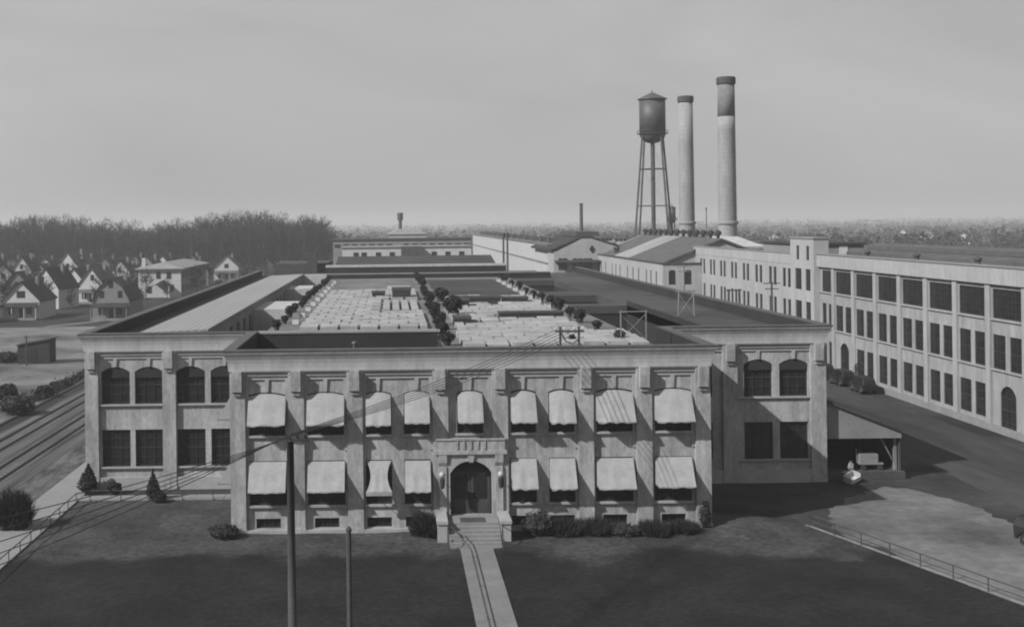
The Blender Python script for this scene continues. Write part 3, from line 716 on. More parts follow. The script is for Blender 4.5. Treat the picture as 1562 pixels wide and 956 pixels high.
for e in edges[1:]:
    if e < MY0 + .5: continue
    m = MB(); m.box(XM + .1, XM + .31, e - .42, e + .42, 0, 12.9); m.obj('pilaster', 'pier', ML)
mb = MB(); mb.box(XM + .05, XM + .32, MY0, TW[0], -.05, .6); mb.obj('plinth', 'concrete', ML)
# sills under the upper rows
mb = MB()
for z in (9.74, 5.36): mb.box(XM + .12, XM + .4, MY0, TW[0], z, z + .13)
mb.obj('sill_course', 'pier', ML)
for c, z, wd, hh, ri, nx in wins:
    nm = 'window' if ri == 0 else 'door'
    window(ML, XM + (.42 if c < 146 else .16), c, z, wd, hh, ri, R(-90), nx, 4 if wd < 3 else 5, name=nm)
mb = MB(); mb.box(XM + .6, XM + 21.6, MY0 + .4, MY1 - .4, 13.2, 13.7); mb.obj('roof', 'tar', ML)
# stair tower
T_ = face_x(XM - .45); mb = MB()
tops = [(TW[0] + 1.6, TW[0] + 2.7, 13.6, 15.4), (TW[1] - 3.3, TW[1] - 2.2, 13.6, 15.4)] + [(TW[0] + a, TW[0] + b, z, z + hh) for z, hh in ((9.8, 2.7), (5.4, 3.0), (1, 2.8)) for a, b in ((1.2, 3.0), (4.4, 6.8))]
wall_panel(mb, T_, TW[0], TW[1], 0, 16.3, tops, .25)
mb.box(XM - .44, XM + 1.4, TW[0], TW[0] + .3, 0, 16.3); mb.box(XM - .44, XM + 1.4, TW[1] - .3, TW[1], 0, 16.3); mb.box(XM + 1.1, XM + 1.4, TW[0] + .3, TW[1] - .3, 0, 16.3)
tw = mb.obj('stair_tower', 'millwhite', ML)
m = MB(); m.box(XM - .58, XM + 1.5, TW[0] - .12, TW[1] + .12, 16.3, 16.5); c_ = m.obj('coping', 'concrete', ML); c_.parent = tw
for a, b, z0, z1 in tops: w_ = window(ML, XM - .28, (a + b) / 2, z0, b - a, z1 - z0, 0, R(-90), 2, 4); w_.parent = tw
# roof works
pb = MB(); pb.box(54.2, 61.2, 153, 172, 13.7, 15.4); ph = pb.obj('penthouse', 'concrete', ML)
m = MB(); m.box(53.9, 61.6, 152.7, 172.3, 15.4, 15.65); m.obj('roof', 'tar', ML).parent = ph
m = MB(); m.box(58.0, 59.1, 152.92, 152.99, 13.8, 15.3); m.obj('door', 'white', ML).parent = ph
pb = MB(); pb.prism([(57.8, 13.7), (57.8, 14.55), (61.0, 15.0), (64.2, 14.55), (64.2, 13.7)], 88, 150); mo = pb.obj('roof_monitor', 'hroofmid', ML)
m = MB(); m.prism([(60.0, 14.9), (60.2, 15.35), (61.8, 15.35), (62, 14.9)], 88.5, 149); m.obj('ridge_vent', 'steel', ML).parent = mo
pb = MB(); pb.prism([(66, 13.7), (66, 14.3), (70, 15.2), (74, 14.3), (74, 13.7)], 88, 170); pb.obj('roof_monitor', 'hroofmid', ML)
for y in (100, 112, 125, 138): m = MB(); m.lathe([(.25, 13.7), (.25, 14.6), (.4, 14.7), (.4, 14.9), (.05, 15.1)], 55.6, y, 10); m.obj('roof_ventilator', 'steel', ML)

# ------------------------------------------------------------------ boiler hall, stacks, water towers
HB = thing('boiler_hall', 'low white hall with a broad grey gabled roof and ridge ventilators', 'hall', (45.9, 232, 0))
wy = [263.5, 258.6, 253.4, 246, 242, 237.6, 230.2, 224.8, 219.7, 213, 209.3, 205]
mb = MB(); wall_panel(mb, face_x(45.9), 200, 268, 0, 11.4, [(c - .55, c + .55, 7.6, 10.0) for c in wy], .25)
wall_panel(mb, face_y(200), 45.9, 68, 0, 11.4, [(46.9, 48.1, 7.9, 10.4, .3), (49.6, 50.8, 7.9, 10.4, .3)], .25)
mb.face([(45.9, 268, 0), (68, 268, 0), (68, 268, 11.4), (57, 268, 15.4), (45.9, 268, 11.4)]); mb.face([(46, 204, 11.0), (68, 204, 11.0), (57, 204, 15.4)])
mb.obj('wall', 'millwhite', HB)
for c in wy: window(HB, 46.08, c, 7.6, 1.1, 2.4, 0, R(-90), 2, 4)
for c in (47.5, 50.2): window(HB, c, 200.18, 7.9, 1.2, 2.5, .3, 0, 2, 4)
mb = MB(); mb.box(45.7, 46.4, 199.8, 268.2, 11.4, 11.6); mb.box(46.4, 52.4, 199.8, 200.4, 11.4, 11.6); mb.obj('coping', 'wood', HB)
mb = MB(); mb.prism([(46.5, 11.5), (57, 15.6), (67.5, 11.5), (67.5, 11.2), (57, 15.3), (46.5, 11.2)], 203.5, 268.3); rf = mb.obj('roof', 'hroofmid', HB)
def slope_strip(y0, y1, m, nm):
    q = MB(); q.prism([(46.5, 11.52), (57, 15.63), (57, 15.68), (46.5, 11.57)], y0, y1); o = q.obj(nm, m, HB); o.parent = rf; return o
slope_strip(232, 247, 'mill', 'skylight'); slope_strip(266.5, 268.4, 'concrete', 'verge')
for i in range(13):
    m = MB(); m.lathe([(.3, 15.2), (.3, 16.1), (.62, 16.2), (.62, 16.7), (.2, 17.0)], 57, 206 + i * 4.9, 8); m.obj('ventilator', 'dark', HB).parent = rf
m = MB(); m.lathe([(.5, 11.3), (.5, 12.8), (.75, 12.9), (.7, 13.2)], 48.0, 252, 8); m.obj('roof_vent', 'dark', HB)
def stack(px, y_top, Y, r0, r1, lab, soot_y, base_px=None):
    b = P(px, 350, Y=Y); top = P(px - 4, y_top, Y=Y).z
    o = thing('smokestack', lab, 'smokestack', (b.x, Y, 0))
    zs = P(px, soot_y, Y=Y).z; k = lambda z: r0 + (r1 - r0) * z / top
    m = MB(); m.lathe([(k(z), z) for z in [0, 6, 12, 18, 24, 30, 36, zs]], seg=32); s = m.obj('shaft', 'stack', o, world=False, smooth=True)
    m = MB(); m.lathe([(k(zs) + .01, zs), (k(top), top - 1.5)], seg=32); m.obj('sooty_top', 'soot', o, world=False, smooth=True)
    m = MB(); m.lathe([(k(top), top - 1.5), (r1 + .22, top - 1.3), (r1 + .25, top - .3), (r1 + .1, top), (r1 - .3, top), (r1 - .3, top - .6)], seg=32); m.obj('rim', 'wood', o, world=False)
    zb = 18.2; m = MB(); m.lathe([(k(zb) + .02, zb - .3), (k(zb) + .28, zb - .2), (k(zb) + .28, zb + .2), (k(zb) + .02, zb + .3)], seg=32); m.obj('band', 'stack', o, world=False)
    return o
stack(1110, 118, 226, 1.85, 1.58, 'taller right-hand concrete smokestack with a broad sooty top', 178)
stack(1048, 147, 262, 1.85, 1.52, 'shorter left-hand concrete smokestack with a thin sooty rim', 157)
sb = P(1104, 372, Y=226)
o = thing('stack_house', 'pale pyramid-roofed boiler house at the foot of the taller stack', 'boiler house', (sb.x, 226, 0))
m = MB(); m.box(-6, 6, -6, 6, 0, 13.6); m.obj('wall', 'mill', o, world=False)
m = MB(); b_ = [(-6.4, -6.4), (6.4, -6.4), (6.4, 6.4), (-6.4, 6.4)]; t_ = [(-2, -2), (2, -2), (2, 2), (-2, 2)]
for i in range(4):
    j = (i + 1) % 4; m.face([(b_[i][0], b_[i][1], 13.6), (b_[j][0], b_[j][1], 13.6), (t_[j][0], t_[j][1], 15.6), (t_[i][0], t_[i][1], 15.6)])
m.face([(p[0], p[1], 15.6) for p in t_]); m.obj('roof', 'fascia', o, world=False)
def water_tower(x, Y, zt, zb, r, name_lab, legs=4, ztop_legs=None, spread=2.3, rings=(.28, .57, .79), rot=.45):
    o = thing('water_tower', name_lab, 'water tower', (x, Y, 0))
    h = zt - zb; hr = r * .55
    m = MB(); m.lathe([(r, zb + r * .75), (r, zt - hr)], seg=28); tk = m.obj('tank', 'steel', o, world=False, smooth=True)
    m = MB(); m.lathe([(r * math.cos(a) if a > -1.5 else .3, zb + r * .75 + r * .75 * math.sin(a)) for a in [-1.55, -1.2, -.9, -.6, -.3, 0]], seg=28); m.obj('tank_bottom', 'steel', o, world=False, smooth=True)
    m = MB(); m.lathe([(r * 1.14, zt - hr - .05), (r * 1.12, zt - hr + .1), (.12, zt), (.1, zt + .4), (.02, zt + .5)], seg=28); m.obj('roof', 'steel', o, world=False)
    m = MB(); zc = zb + r * .75
    m.lathe([(r + .02, zc - .1), (r + .55, zc - .05), (r + .55, zc + .05), (r + .02, zc + .1)], seg=28)
    for k in range(24):
        a = k * math.pi / 12; m.tube([((r + .52) * math.cos(a), (r + .52) * math.sin(a), zc), ((r + .52) * math.cos(a), (r + .52) * math.sin(a), zc + .8)], .03, 4)
    m.tube([((r + .52) * math.cos(k * math.pi / 12), (r + .52) * math.sin(k * math.pi / 12), zc + .8) for k in range(25)], .03, 4)
    m.obj('balcony', 'steel', o, world=False)
    P0 = []
    for k in range(legs):
        a = rot + k * 2 * math.pi / legs; P0.append(((r * .98 * math.cos(a), r * .98 * math.sin(a)), (r * spread * math.cos(a), r * spread * math.sin(a))))
    for (t, b) in P0: m = MB(); m.tube([(b[0], b[1], 0), (t[0], t[1], zc)], r * .06 + .04, 6); m.obj('leg', 'steel', o, world=False)
    for rg in rings:
        m = MB(); q = []
        for (t, b) in P0: q.append((b[0] + (t[0] - b[0]) * rg, b[1] + (t[1] - b[1]) * rg, zc * rg))
        for i in range(legs): m.tube([q[i], q[(i + 1) % legs]], r * .03 + .03, 5)
        m.obj('strut', 'steel', o, world=False)
    m = MB(); lv = [0] + [zc * g for g in rings] + [zc]
    for a, b in zip(lv, lv[1:]):
        for i in range(legs):
            def at(j, z): t, bb = P0[j % legs]; g = z / zc; return (bb[0] + (t[0] - bb[0]) * g, bb[1] + (t[1] - bb[1]) * g, z)
            m.tube([at(i, a), at(i + 1, b)], .018, 3); m.tube([at(i + 1, a), at(i, b)], .018, 3)
    m.obj('tie_rod', 'steel', o, world=False)
    m = MB(); m.lathe([(r * .13 + .1, 0), (r * .13 + .1, zb + .2)], seg=12); m.obj('riser', 'steel', o, world=False)
    return o
wp = P(996, 250, Y=275); water_tower(wp.x, 275, P(994, 141, Y=275).z, P(996, 219, Y=275).z, 3.0, 'tall dark steel water tower with a conical roof on slender legs')
wp = P(1025, 330, Y=330); water_tower(wp.x, 330, P(1025, 314, Y=330).z, P(1025, 340, Y=330).z, 1.0, 'tiny dark water tank between the big tower and left stack', rings=(.5,), spread=1.4)

# ------------------------------------------------------------------ buildings behind
def block(name, lab, cat, x0, x1, y0, y1, z1, wallm, roofm, wins_=(), rise=0, roofz=.25, over=.3, ridge='X'):
    o = thing(name, lab, cat, ((x0 + x1) / 2, y0, 0))
    m = MB(); m.box(x0, x1, y0, y1, 0, z1); m.obj('wall', wallm, o)
    m = MB()
    if rise:
        if ridge == 'X':
            ym = (y0 + y1) / 2; m.prism([(y0 - over, z1), (y1 + over, z1), (ym, z1 + rise)], x0 - over, x1 + over, 'X')
        else:
            xm = (x0 + x1) / 2; m.prism([(x0 - over, z1 + .001), (x1 + over, z1 + .001), (xm, z1 + rise)], y0 - over, y1 + over, 'Y')
    else: m.box(x0 - over, x1 + over, y0 - over, y1 + over, z1, z1 + roofz)
    m.obj('roof', roofm, o)
    for (x, z, w_, h_) in wins_: window(o, x, y0 - .07, z, w_, h_, 0, 0, 2, 2)
    return o
# dark roofed block straight behind the cross wing
b1 = block('rear_shop', 'low dark-roofed workshop straight behind the factory roof', 'workshop', -10.7, 20, 222, 262, 9.8, 'inner', 'tar', rise=2.4)
# white row with arched windows and a dark cabin before it
xs = [P(x, 384, Y=312).x for x in (543, 555, 577, 598, 662, 683, 704)]
b2 = block('rear_mill', 'long pale rear mill with a row of dark openings behind the garden roof', 'mill', P(522, 380, Y=312).x, P(719, 380, Y=312).x, 312, 330, P(600, 377.5, Y=312).z, 'hwall', 'concrete', [(x, 9.7, 1.3, 1.6) for x in xs])
m = MB(); a, b = P(612, 380, Y=308), P(643, 380, Y=308); m.box(a.x, b.x, 306, 311.9, 0, P(620, 376, Y=308).z); m.obj('wood_annex', 'wood', b2)
m = MB(); a, b = P(508, 368, Y=345), P(718, 368, Y=345); za = P(600, 365.5, Y=345).z
m = MB(); m.box(a.x, b.x, 345, 360, 0, za); u2 = m.obj('upper_storey', 'concrete', b2)
n_ = 16
for i in range(n_):
    x = a.x + (b.x - a.x) * (i + .5) / n_
    if i in (7,): continue
    window(b2, x, 344.9, za - 2.1, 1.6, .9, 0, 0, 2, 1)
m = MB(); m.box(a.x - .4, b.x + .4, 344.6, 360.4, za, za + .35); m.obj('upper_roof', 'wood', b2)
# long white wall receding on the right of it
o = thing('white_warehouse', 'very long plain white warehouse receding behind the boiler hall', 'warehouse', (36.5, 262, 0))
m = MB(); m.box(36.5, 52, 275, 530, 0, 13.4); m.obj('wall', 'fascia', o); m = MB(); m.box(36.2, 52.3, 274.8, 530.3, 13.4, 13.7); m.obj('roof', 'roofgrey', o)
for i in range(14): m = MB(); m.box(38, 41, 285 + i * 17, 288 + i * 17, 13.7, 14.9); m.obj('roof_vent', 'steel', o)
m = MB(); m.box(36.2, 36.5, 275, 530, 9.0, 9.3); m.obj('string_course', 'concrete', o)
# gabled shop
a = P(849, 385, Y=262)
o = thing('gabled_shop', 'white gabled workshop with a round dark window and dark roof', 'workshop', (40, 262, 0))
gx0, gx1, gz, ga = 36.0, 52, 11.0, P(895, 364, Y=262).z
m = MB(); gm = P(888, 364, Y=262).x; gm2 = P(902, 364, Y=262).x
m.prism([(gx0, 0), (gx1, 0), (gx1, P(935, 381, Y=262).z), (gm2, ga), (gm, ga), (gx0 + .5, P(851, 384, Y=262).z), (gx0, P(851, 384, Y=262).z)], 262, 272); m.obj('wall', 'millwhite', o)
m = MB(); z_e = P(851, 384, Y=262).z; m.prism([(gx0 - .6, z_e + .1), (gm, ga + .1), (gm2, ga + .1), (gx1, P(935, 381, Y=262).z + .1), (gx1, P(935, 381, Y=262).z + .5), (gm2, ga + .6), (gm, ga + .6), (gx0 - .6, z_e + .5)], 262.2, 300); m.obj('roof', 'hroof', o)
m = MB(); m.box(P(876, 360, Y=268).x, P(910, 360, Y=268).x, 265, 290, ga + .5, ga + 1.5); m.obj('roof_monitor', 'wood', o)
c_ = P(903, 380, Y=262); m = MB(); m.prism([(c_.x - .6, c_.z), (c_.x, c_.z - .9), (c_.x + .6, c_.z), (c_.x, c_.z + .9)], 261.85, 261.99); m.obj('window', 'glass', o)
for i, x in enumerate((855, 862, 877, 885, 893, 900)):
    c_ = P(x, 405, Y=262)
    m = MB(); m.box(c_.x - .45, c_.x + .45, 261.85, 261.98, c_.z - .9, c_.z + 1.6); m.obj('window', 'glass', o)
m = MB(); m.box(gx0, gx1 - 6, 259, 261.8, P(870, 400, Y=260).z, P(870, 397, Y=260).z); m.obj('canopy', 'wood', o)
# slim flue
s_ = P(887, 360, Y=300); o = thing('slim_flue', 'thin dark steel flue rising behind the gabled workshop', 'flue', (s_.x, 300, 0))
m = MB(); m.lathe([(.5, 0), (.42, P(886, 312, Y=300).z)], seg=10); m.obj('pipe', 'steel', o, world=False)
m = MB(); zt_ = P(886, 312, Y=300).z; m.lathe([(.5, zt_ - .01), (.5, zt_ + .3)], seg=10); m.obj('cap', 'dark', o, world=False)
for (px_, y0_, Yq, rr, lab) in ((611, 336, 380, .6, 'short dark flue above the pale shed on the horizon'), (1078, 320, 280, .12, 'thin lightning mast standing between the two smokestacks'), (768, 362, 235, .22, 'left one of two slim dark masts before the white warehouse'), (774, 362, 235, .22, 'right one of two slim dark masts before the white warehouse')):
    zt_ = P(px_, y0_, Y=Yq).z; b_ = P(px_, 380, Y=Yq)
    o = thing('mast', lab, 'mast', (b_.x, Yq, 0)); m = MB(); m.lathe([(rr, 0), (rr * .9, zt_)], seg=8); m.obj('pole', 'steel', o, world=False); m = MB(); m.lathe([(rr * 1.5, zt_), (rr * 1.6, zt_ + rr * 4)], seg=8); m.obj('finial', 'steel', o, world=False)
a, b = P(592, 356, Y=376), P(650, 356, Y=376)
o = thing('pale_shed', 'pale shed with a low rounded roof far behind the rear mill', 'shed', ((a.x + b.x) / 2, 376, 0))
m = MB(); q = (b.x - a.x) / 2; m.prism([(-q, 0), (q, 0), (q, 15.6), (q * .6, 16.8), (0, 17.4), (-q * .6, 16.8), (-q, 15.6)], 0, 20); m.obj('wall', 'fascia', o, world=False)
m = MB(); m.box(-q - .3, q + .3, -.3, -.01, 15.2, 15.5); m.obj('eave', 'concrete', o, world=False)
# brick block and chimney on the left rear corner
o = thing('corner_block', 'dark low block with a square chimney at the far left corner of the roof', 'annex', (-18, 200, 0))
m = MB(); a, b = P(419, 408, Y=200), P(500, 408, Y=200); m.box(a.x, b.x, 200, 215, 0, P(450, 402, Y=200).z); m.obj('wall', 'wood', o)
a = P(476, 400, Y=199); m = MB(); m.box(a.x - .85, a.x + .85, 199, 200.6, 0, P(476, 386, Y=199).z); m.obj('chimney', 'wood', o)
# pale far sheds
for i, (x0, x1, yy, yt, Yq, lab) in enumerate(((916, 935, 372, 363, 420, 'pale flat shed between the gabled workshop and boiler hall roof'), (936, 958, 372, 364, 430, 'second pale flat shed, just left of the water tower legs'), (1130, 1165, 375, 366, 330, 'pale low shed right of the taller smokestack'), (1165, 1208, 378, 370, 300, 'grey flat-roofed shed left of the mill stair tower'))):
    a, b = P(x0, yy, Y=Yq), P(x1, yy, Y=Yq); block('flat_shed', lab, 'shed', a.x, b.x, Yq, Yq + 20, P((x0 + x1) / 2, yt, Y=Yq).z, 'hwall' if i < 3 else 'inner', 'hroofmid', [(a.x + (b.x - a.x) * t, P(x0, yt + 4, Y=Yq).z, 1.2, .9) for t in (.2, .5, .8)])

# ------------------------------------------------------------------ houses
def house(lab, loc, w_, d, h, rise, rz=0, wallm='hwall', roofm='hroof', gambrel=False, porch=True, win=((0, .62, 1.3),), low=True, chim=True):
    o = thing('house', lab, 'house', loc, rz)
    a = w_ / 2
    top = [(a, h), (a * .62, h + rise * .62), (0, h + rise), (-a * .62, h + rise * .62), (-a, h)] if gambrel else [(a, h), (0, h + rise), (-a, h)]
    m = MB(); m.prism([(-a, 0), (a, 0)] + top, 0, d); m.obj('wall', wallm, o, world=False)
    m = MB(); t = .22; ov = .45; pts_ = list(top)
    dx, dz = pts_[0][0] - pts_[1][0], pts_[0][1] - pts_[1][1]; k = ov / math.hypot(dx, dz)
    ex = [(pts_[0][0] + dx * k, pts_[0][1] + dz * k)] + pts_[1:-1] + [(-pts_[0][0] - dx * k, pts_[0][1] + dz * k)]
    low_ = [(x, z + .02) for x, z in ex]; up = [(x, z + t + .02) for x, z in ex]
    m.prism(low_ + list(reversed(up)), -.35, d + .35); rf = m.obj('roof', roofm, o, world=False)
    if not gambrel and random.random() < .4:
        q = a * .45; m = MB(); m.prism([(d * .35, h + rise * .35), (d * .35 + 1.8, h + rise * .35), (d * .35 + 1.8, h + rise * .58), (d * .35 + .9, h + rise * .74), (d * .35, h + rise * .58)], a * .22, a * .72, 'X'); m.obj('dormer', roofm, o, world=False).parent = rf
    if random.random() < .5:
        m = MB(); m.box(-a * .7, a * .5, d, d + 2.4, 0, 2.5); m.obj('rear_annex', wallm, o, world=False)
    if chim:
        m = MB(); m.box(a * .2, a * .2 + .7, d * .6, d * .6 + .7, h + rise * .4, h + rise + .9); m.obj('chimney', 'hbrick', o, world=False).parent = rf
    for (wx, wz, ww) in win: win_local(o, wx * a, h + rise * wz - 1.0 if wz < 1 else wz, -.06, ww, 1.4)
    if low:
        for sx in (-.55, .45): win_local(o, sx * a, 1.1, -.06, 1.1, 1.4)
        m = MB(); m.box(-.1 * a, -.1 * a + .95, -.07, -.003, .3, 2.4); m.obj('door', 'wood', o, world=False)
    if porch:
        m = MB(); m.prism([(-2.3, 2.65), (-2.3, 2.8), (-.36, 3.5), (-.36, 3.35)], -a, a, 'X'); pr = m.obj('porch_roof', roofm, o, world=False)
        for x in (-a + .15, -a * .33, a * .33, a - .15): m = MB(); m.box(x - .08, x + .08, -2.15, -1.99, .4, 2.68); m.obj('post', wallm, o, world=False).parent = pr
        m = MB(); m.box(-a, a, -2.25, -.003, 0, .4); m.obj('porch_floor', 'woodpale', o, world=False).parent = pr
    return o
def win_local(o, x, z, y, ww, hh):
    m = MB(); m.box(x - ww/2, x + ww/2, y, 0, z, z + hh); f = m.obj('window', 'sash', o, world=False)
    m = MB(); m.box(x - ww/2 + .08, x + ww/2 - .08, y - .015, y - .002, z + .08, z + hh - .08); m.obj('pane', 'glass', o, world=False).parent = f
house('front-row grey-white gabled bungalow with a dark porch, at the far left of the street', (-76.5, 243, 0), 7.6, 12, 3.9, 3.8, 0, 'hwall', 'hroof', win=((0, .42, 1.7),))
house('grey barn-roofed house with a dark porch and two upstairs windows', (-57.0, 239, 0), 7.4, 13, 4.0, 4.3, 0, 'hgrey', 'hroof', gambrel=True, win=((-.5, .35, .9), (.5, .35, .9), (0, .82, .9)))
house('white gabled house with a bright porch corner behind the barn-roofed one', (-74.5, 292, 0), 6.6, 11, 4.6, 4.1, R(-6), 'hwall', 'hroofmid', win=((.1, .5, .9),))
house('tall narrow white house half hidden by the dark roof in front of it', (-80.5, 274, 0), 6.6, 10, 4.8, 4.6, R(-12), 'hwall', 'hroof', porch=False, win=((-.25, .5, .9), (.5, 1.6, .9)), low=False)
house('white gabled house in the second row, over the bungalow roof', (-110.5, 352, 0), 5.9, 10, 6.1, 4.2, 0, 'hwall', 'hroof', win=((0, .35, 1.0),))
house('larger white gabled house in the second row with its roof sloping left', (-93.5, 340, 0), 7.6, 12, 6.6, 5.0, R(-8), 'hwall', 'hroofmid', win=((0, .3, .9),), porch=False)
house('white gabled house cut off by the left edge of the photo', (-118.5, 350, 0), 7.0, 10, 5.8, 4.6, 0, 'hwall', 'hroof', win=((.2, .3, 1.0),))
house('small white house standing alone before the wood, right of the long block', (-56.5, 403, 0), 8.2, 9, 4.6, 3.8, 0, 'hwall', 'hroofmid', win=((0, .2, 1.4),))
house('low dark bungalow with a pale gable between the barn roof and long block', (-66.5, 318, 0), 6.8, 11, 3.6, 3.6, R(8), 'hgrey', 'hroof', win=((0, .35, .9),))
house('dark-roofed cottage far left of the street front, its wall catching light', (-84.5, 235, 0), 6.0, 10, 3.4, 3.6, R(4), 'hwall', 'hroof')
far = [(18, 403, 402, 'grey'), (68, 402, 395, 'white'), (160, 400, 400, 'grey'), (182, 405, 362, 'white'), (223, 400, 395, 'grey'), (247, 398, 410, 'white'), (130, 398, 420, 'white'), (292, 398, 415, 'grey'), (4, 400, 330, 'white')]
fl = ['small grey house under the trees, behind the leftmost second-row gable', 'small white house under the trees between two larger white gables', 'small grey house under the trees, left of the long block', 'white cottage with a dark roof just left of the long block', 'grey gable peeping over the left end of the long block', 'white gable peeping over the middle of the long block', 'tiny white house at the foot of the wood behind the white gables', 'grey gable peeping over the right end of the long block', 'white cottage in the second row at the very left edge']
for (px_, py_, Yq, c), lab in zip(far, fl):
    p = P(px_, py_, Y=Yq); house(lab, (p.x, Yq, 0), random.uniform(6, 7.5), 9, 5.0, 3.6, R(random.uniform(-12, 12)), 'hwall' if c == 'white' else 'hgrey', 'hroof', porch=False, win=((0, .25, .9),), low=False)
more = [(25, 428, 292, 'dark-roofed grey cottage behind the left bungalow, under the second-row gables', 'hgrey', 3), (112, 424, 322, 'small white cottage wedged behind the tall narrow house', 'hwall', -10), (150, 418, 342, 'dark-roofed cottage just above the barn-roofed house', 'hgrey', 8),
        (60, 416, 375, 'white cottage in the third row above the tall narrow house', 'hwall', -5), (300, 420, 372, 'low grey cottage behind the right end of the long block', 'hgrey', 10),
        (36, 400, 440, 'third-row grey cottage against the wood at far left', 'hgrey', -8), (100, 402, 425, 'third-row white cottage against the wood, above the larger white gable', 'hwall', 6), (205, 402, 420, 'tiny white gable against the wood, left of the long block roof', 'hwall', 0)]
for px_, py_, Yq, lab, wm_, an in more:
    p = P(px_, py_, Y=Yq); house(lab, (p.x, Yq, 0), random.uniform(6, 7.6), random.uniform(8, 12), random.uniform(3.4, 4.4), random.uniform(3.2, 4.2), R(an), wm_, 'hroof', porch=Yq < 330, win=((0, .3, .9),), low=Yq < 330)
# long two-storey block with a pale hipped roof
o = thing('apartment_block', 'long two-storey block with white end wall, brick side and pale hipped roof', 'apartment block', (-61.7, 313, 0))
m = MB(); m.box(-67.3, -56.0, 313, 313.4, 0, 7.6); m.obj('end_wall', 'hwall', o)
m = MB(); m.box(-67.2, -56.1, 313.4, 356, 0, 7.6); m.obj('side_wall', 'hgrey', o)
m = MB(); A = [(-68.2, 312.2), (-55.1, 312.2), (-55.1, 357), (-68.2, 357)]; rg = [(-61.7, 318.5), (-61.7, 351)]
m.face([(A[0][0], A[0][1], 7.7), (A[1][0], A[1][1], 7.7), (rg[0][0], rg[0][1], 9.2)]); m.face([(A[1][0], A[1][1], 7.7), (A[2][0], A[2][1], 7.7), (rg[1][0], rg[1][1], 9.2), (rg[0][0], rg[0][1], 9.2)])
m.face([(A[2][0], A[2][1], 7.7), (A[3][0], A[3][1], 7.7), (rg[1][0], rg[1][1], 9.2)]); m.face([(A[3][0], A[3][1], 7.7), (A[0][0], A[0][1], 7.7), (rg[0][0], rg[0][1], 9.2), (rg[1][0], rg[1][1], 9.2)])
m.box(-68.2, -55.1, 312.2, 357, 7.45, 7.7); rf = m.obj('roof', 'hroofpale', o)
m = MB(); m.box(-67, -66, 316, 317, 7.7, 10.4); m.obj('chimney', 'hwall', o).parent = rf
for (x, z) in ((-62.0, 5.0), (-59.2, 5.0), (-64.4, 1.2), (-58.5, 1.6)): window(o, x, 312.94, z, 1.1, 1.8, 0, 0, 2, 2)
for i in range(10):
    for z in (5.0, 1.4): window(o, -56.04, 317 + i * 4, z, 1.2, 1.7, 0, R(90), 2, 2)
m = MB(); m.prism([(-62.6, 3.4), (-60.6, 4.6), (-58.6, 3.4)], 310.6, 312.98); pr = m.obj('porch_roof', 'hroof', o)
for x in (-62.4, -58.8): m = MB(); m.box(x - .12, x + .12, 310.8, 311.05, 0, 3.4); m.obj('post', 'hwall', o).parent = pr
# dark shed on the sandy lot
p0 = P(27, 555); sx = (P(74, 555).x - p0.x)
o = thing('lot_shed', 'dark wooden shed with a slanting roof on the sandy lot', 'shed', (p0.x + sx / 2, p0.y, 0))
q = sx / 2; m = MB(); m.prism([(-q, 0), (q, 0), (q, 3.3), (-q, 2.5)], 0, 3.2); m.obj('wall', 'hroof', o, world=False)
m = MB(); m.prism([(-q - .2, 2.5), (q + .2, 3.32), (q + .2, 3.45), (-q - .2, 2.63)], -.2, 3.4); m.obj('roof', 'hroof', o, world=False)
m = MB(); m.box(-.5, .5, -.05, -.003, 0, 1.9); m.obj('door', 'tardark', o, world=False)
pp = P(44, 556); o = thing('lot_post', 'thin dark post standing at the wooden shed on the sandy lot', 'post', (pp.x, pp.y - 1, 0)); m = MB(); m.tube([(0, 0, 0), (0, 0, 4.1)], [.14, .1]); m.obj('pole', 'wood', o, world=False); m = MB(); m.box(-.35, .35, -.06, .06, 3.8, 3.92); m.obj('crossarm', 'wood', o, world=False)

# ------------------------------------------------------------------ trees and bushes
def bare_tree(seed, hgt, spread):
    random.seed(seed); t = MB(); cr = MB()
    t.tube([(0, 0, 0), (.1, 0, hgt * .3), (0, .2, hgt * .55), (.2, 0, hgt * .9)], [hgt * .016, hgt * .012, hgt * .008, .04], 5)
    tips = []
    for k in range(20):
        z = hgt * random.uniform(.14, .72); a = random.random() * 6.28; L = spread * random.uniform(.6, 1.1) * (1 - .4 * z / hgt)
        e = Vector((math.cos(a) * L, math.sin(a) * L, z + L * random.uniform(.7, 1.4))); s = Vector((0, 0, z)); mi = s.lerp(e, .5) + Vector((0, 0, -.3))
        cr.tube([s, mi, e], [hgt * .006, hgt * .004, .03], 4)
        for _ in range(30):
            b = s.lerp(e, random.uniform(.3, 1.0)); d = Vector((math.cos(a) * .5 + random.gauss(0, .55), math.sin(a) * .5 + random.gauss(0, .55), random.uniform(.1, 1.5))).normalized()
            L2 = random.uniform(1.2, 3.0) * hgt / 20; q = d.orthogonal().normalized(); q.rotate(Matrix.Rotation(random.random() * 6.28, 3, d)); q *= .085 * hgt / 20
            cr.face([b - q, b + q, b + d * L2])
    for _ in range(220):
        z = hgt * random.uniform(.4, .98); rr = spread * .8 * math.sqrt(max(0, 1 - ((z / hgt - .6) / .42) ** 2)); a = random.random() * 6.28; r_ = rr * math.sqrt(random.random())
        b = Vector((math.cos(a) * r_, math.sin(a) * r_, z)); d = Vector((random.gauss(0, .4), random.gauss(0, .4), 1)).normalized(); q = d.orthogonal().normalized() * .08 * hgt / 20
        q.rotate(Matrix.Rotation(random.random() * 6.28, 3, d)); cr.face([b - q, b + q, b + d * random.uniform(1.2, 2.6) * hgt / 20])
    return t.data('trunk', 'bark'), cr.data('crown', 'twig')
protos = [bare_tree(100 + k, 20, random.uniform(4.2, 5.5)) for k in range(6)]
random.seed(11)
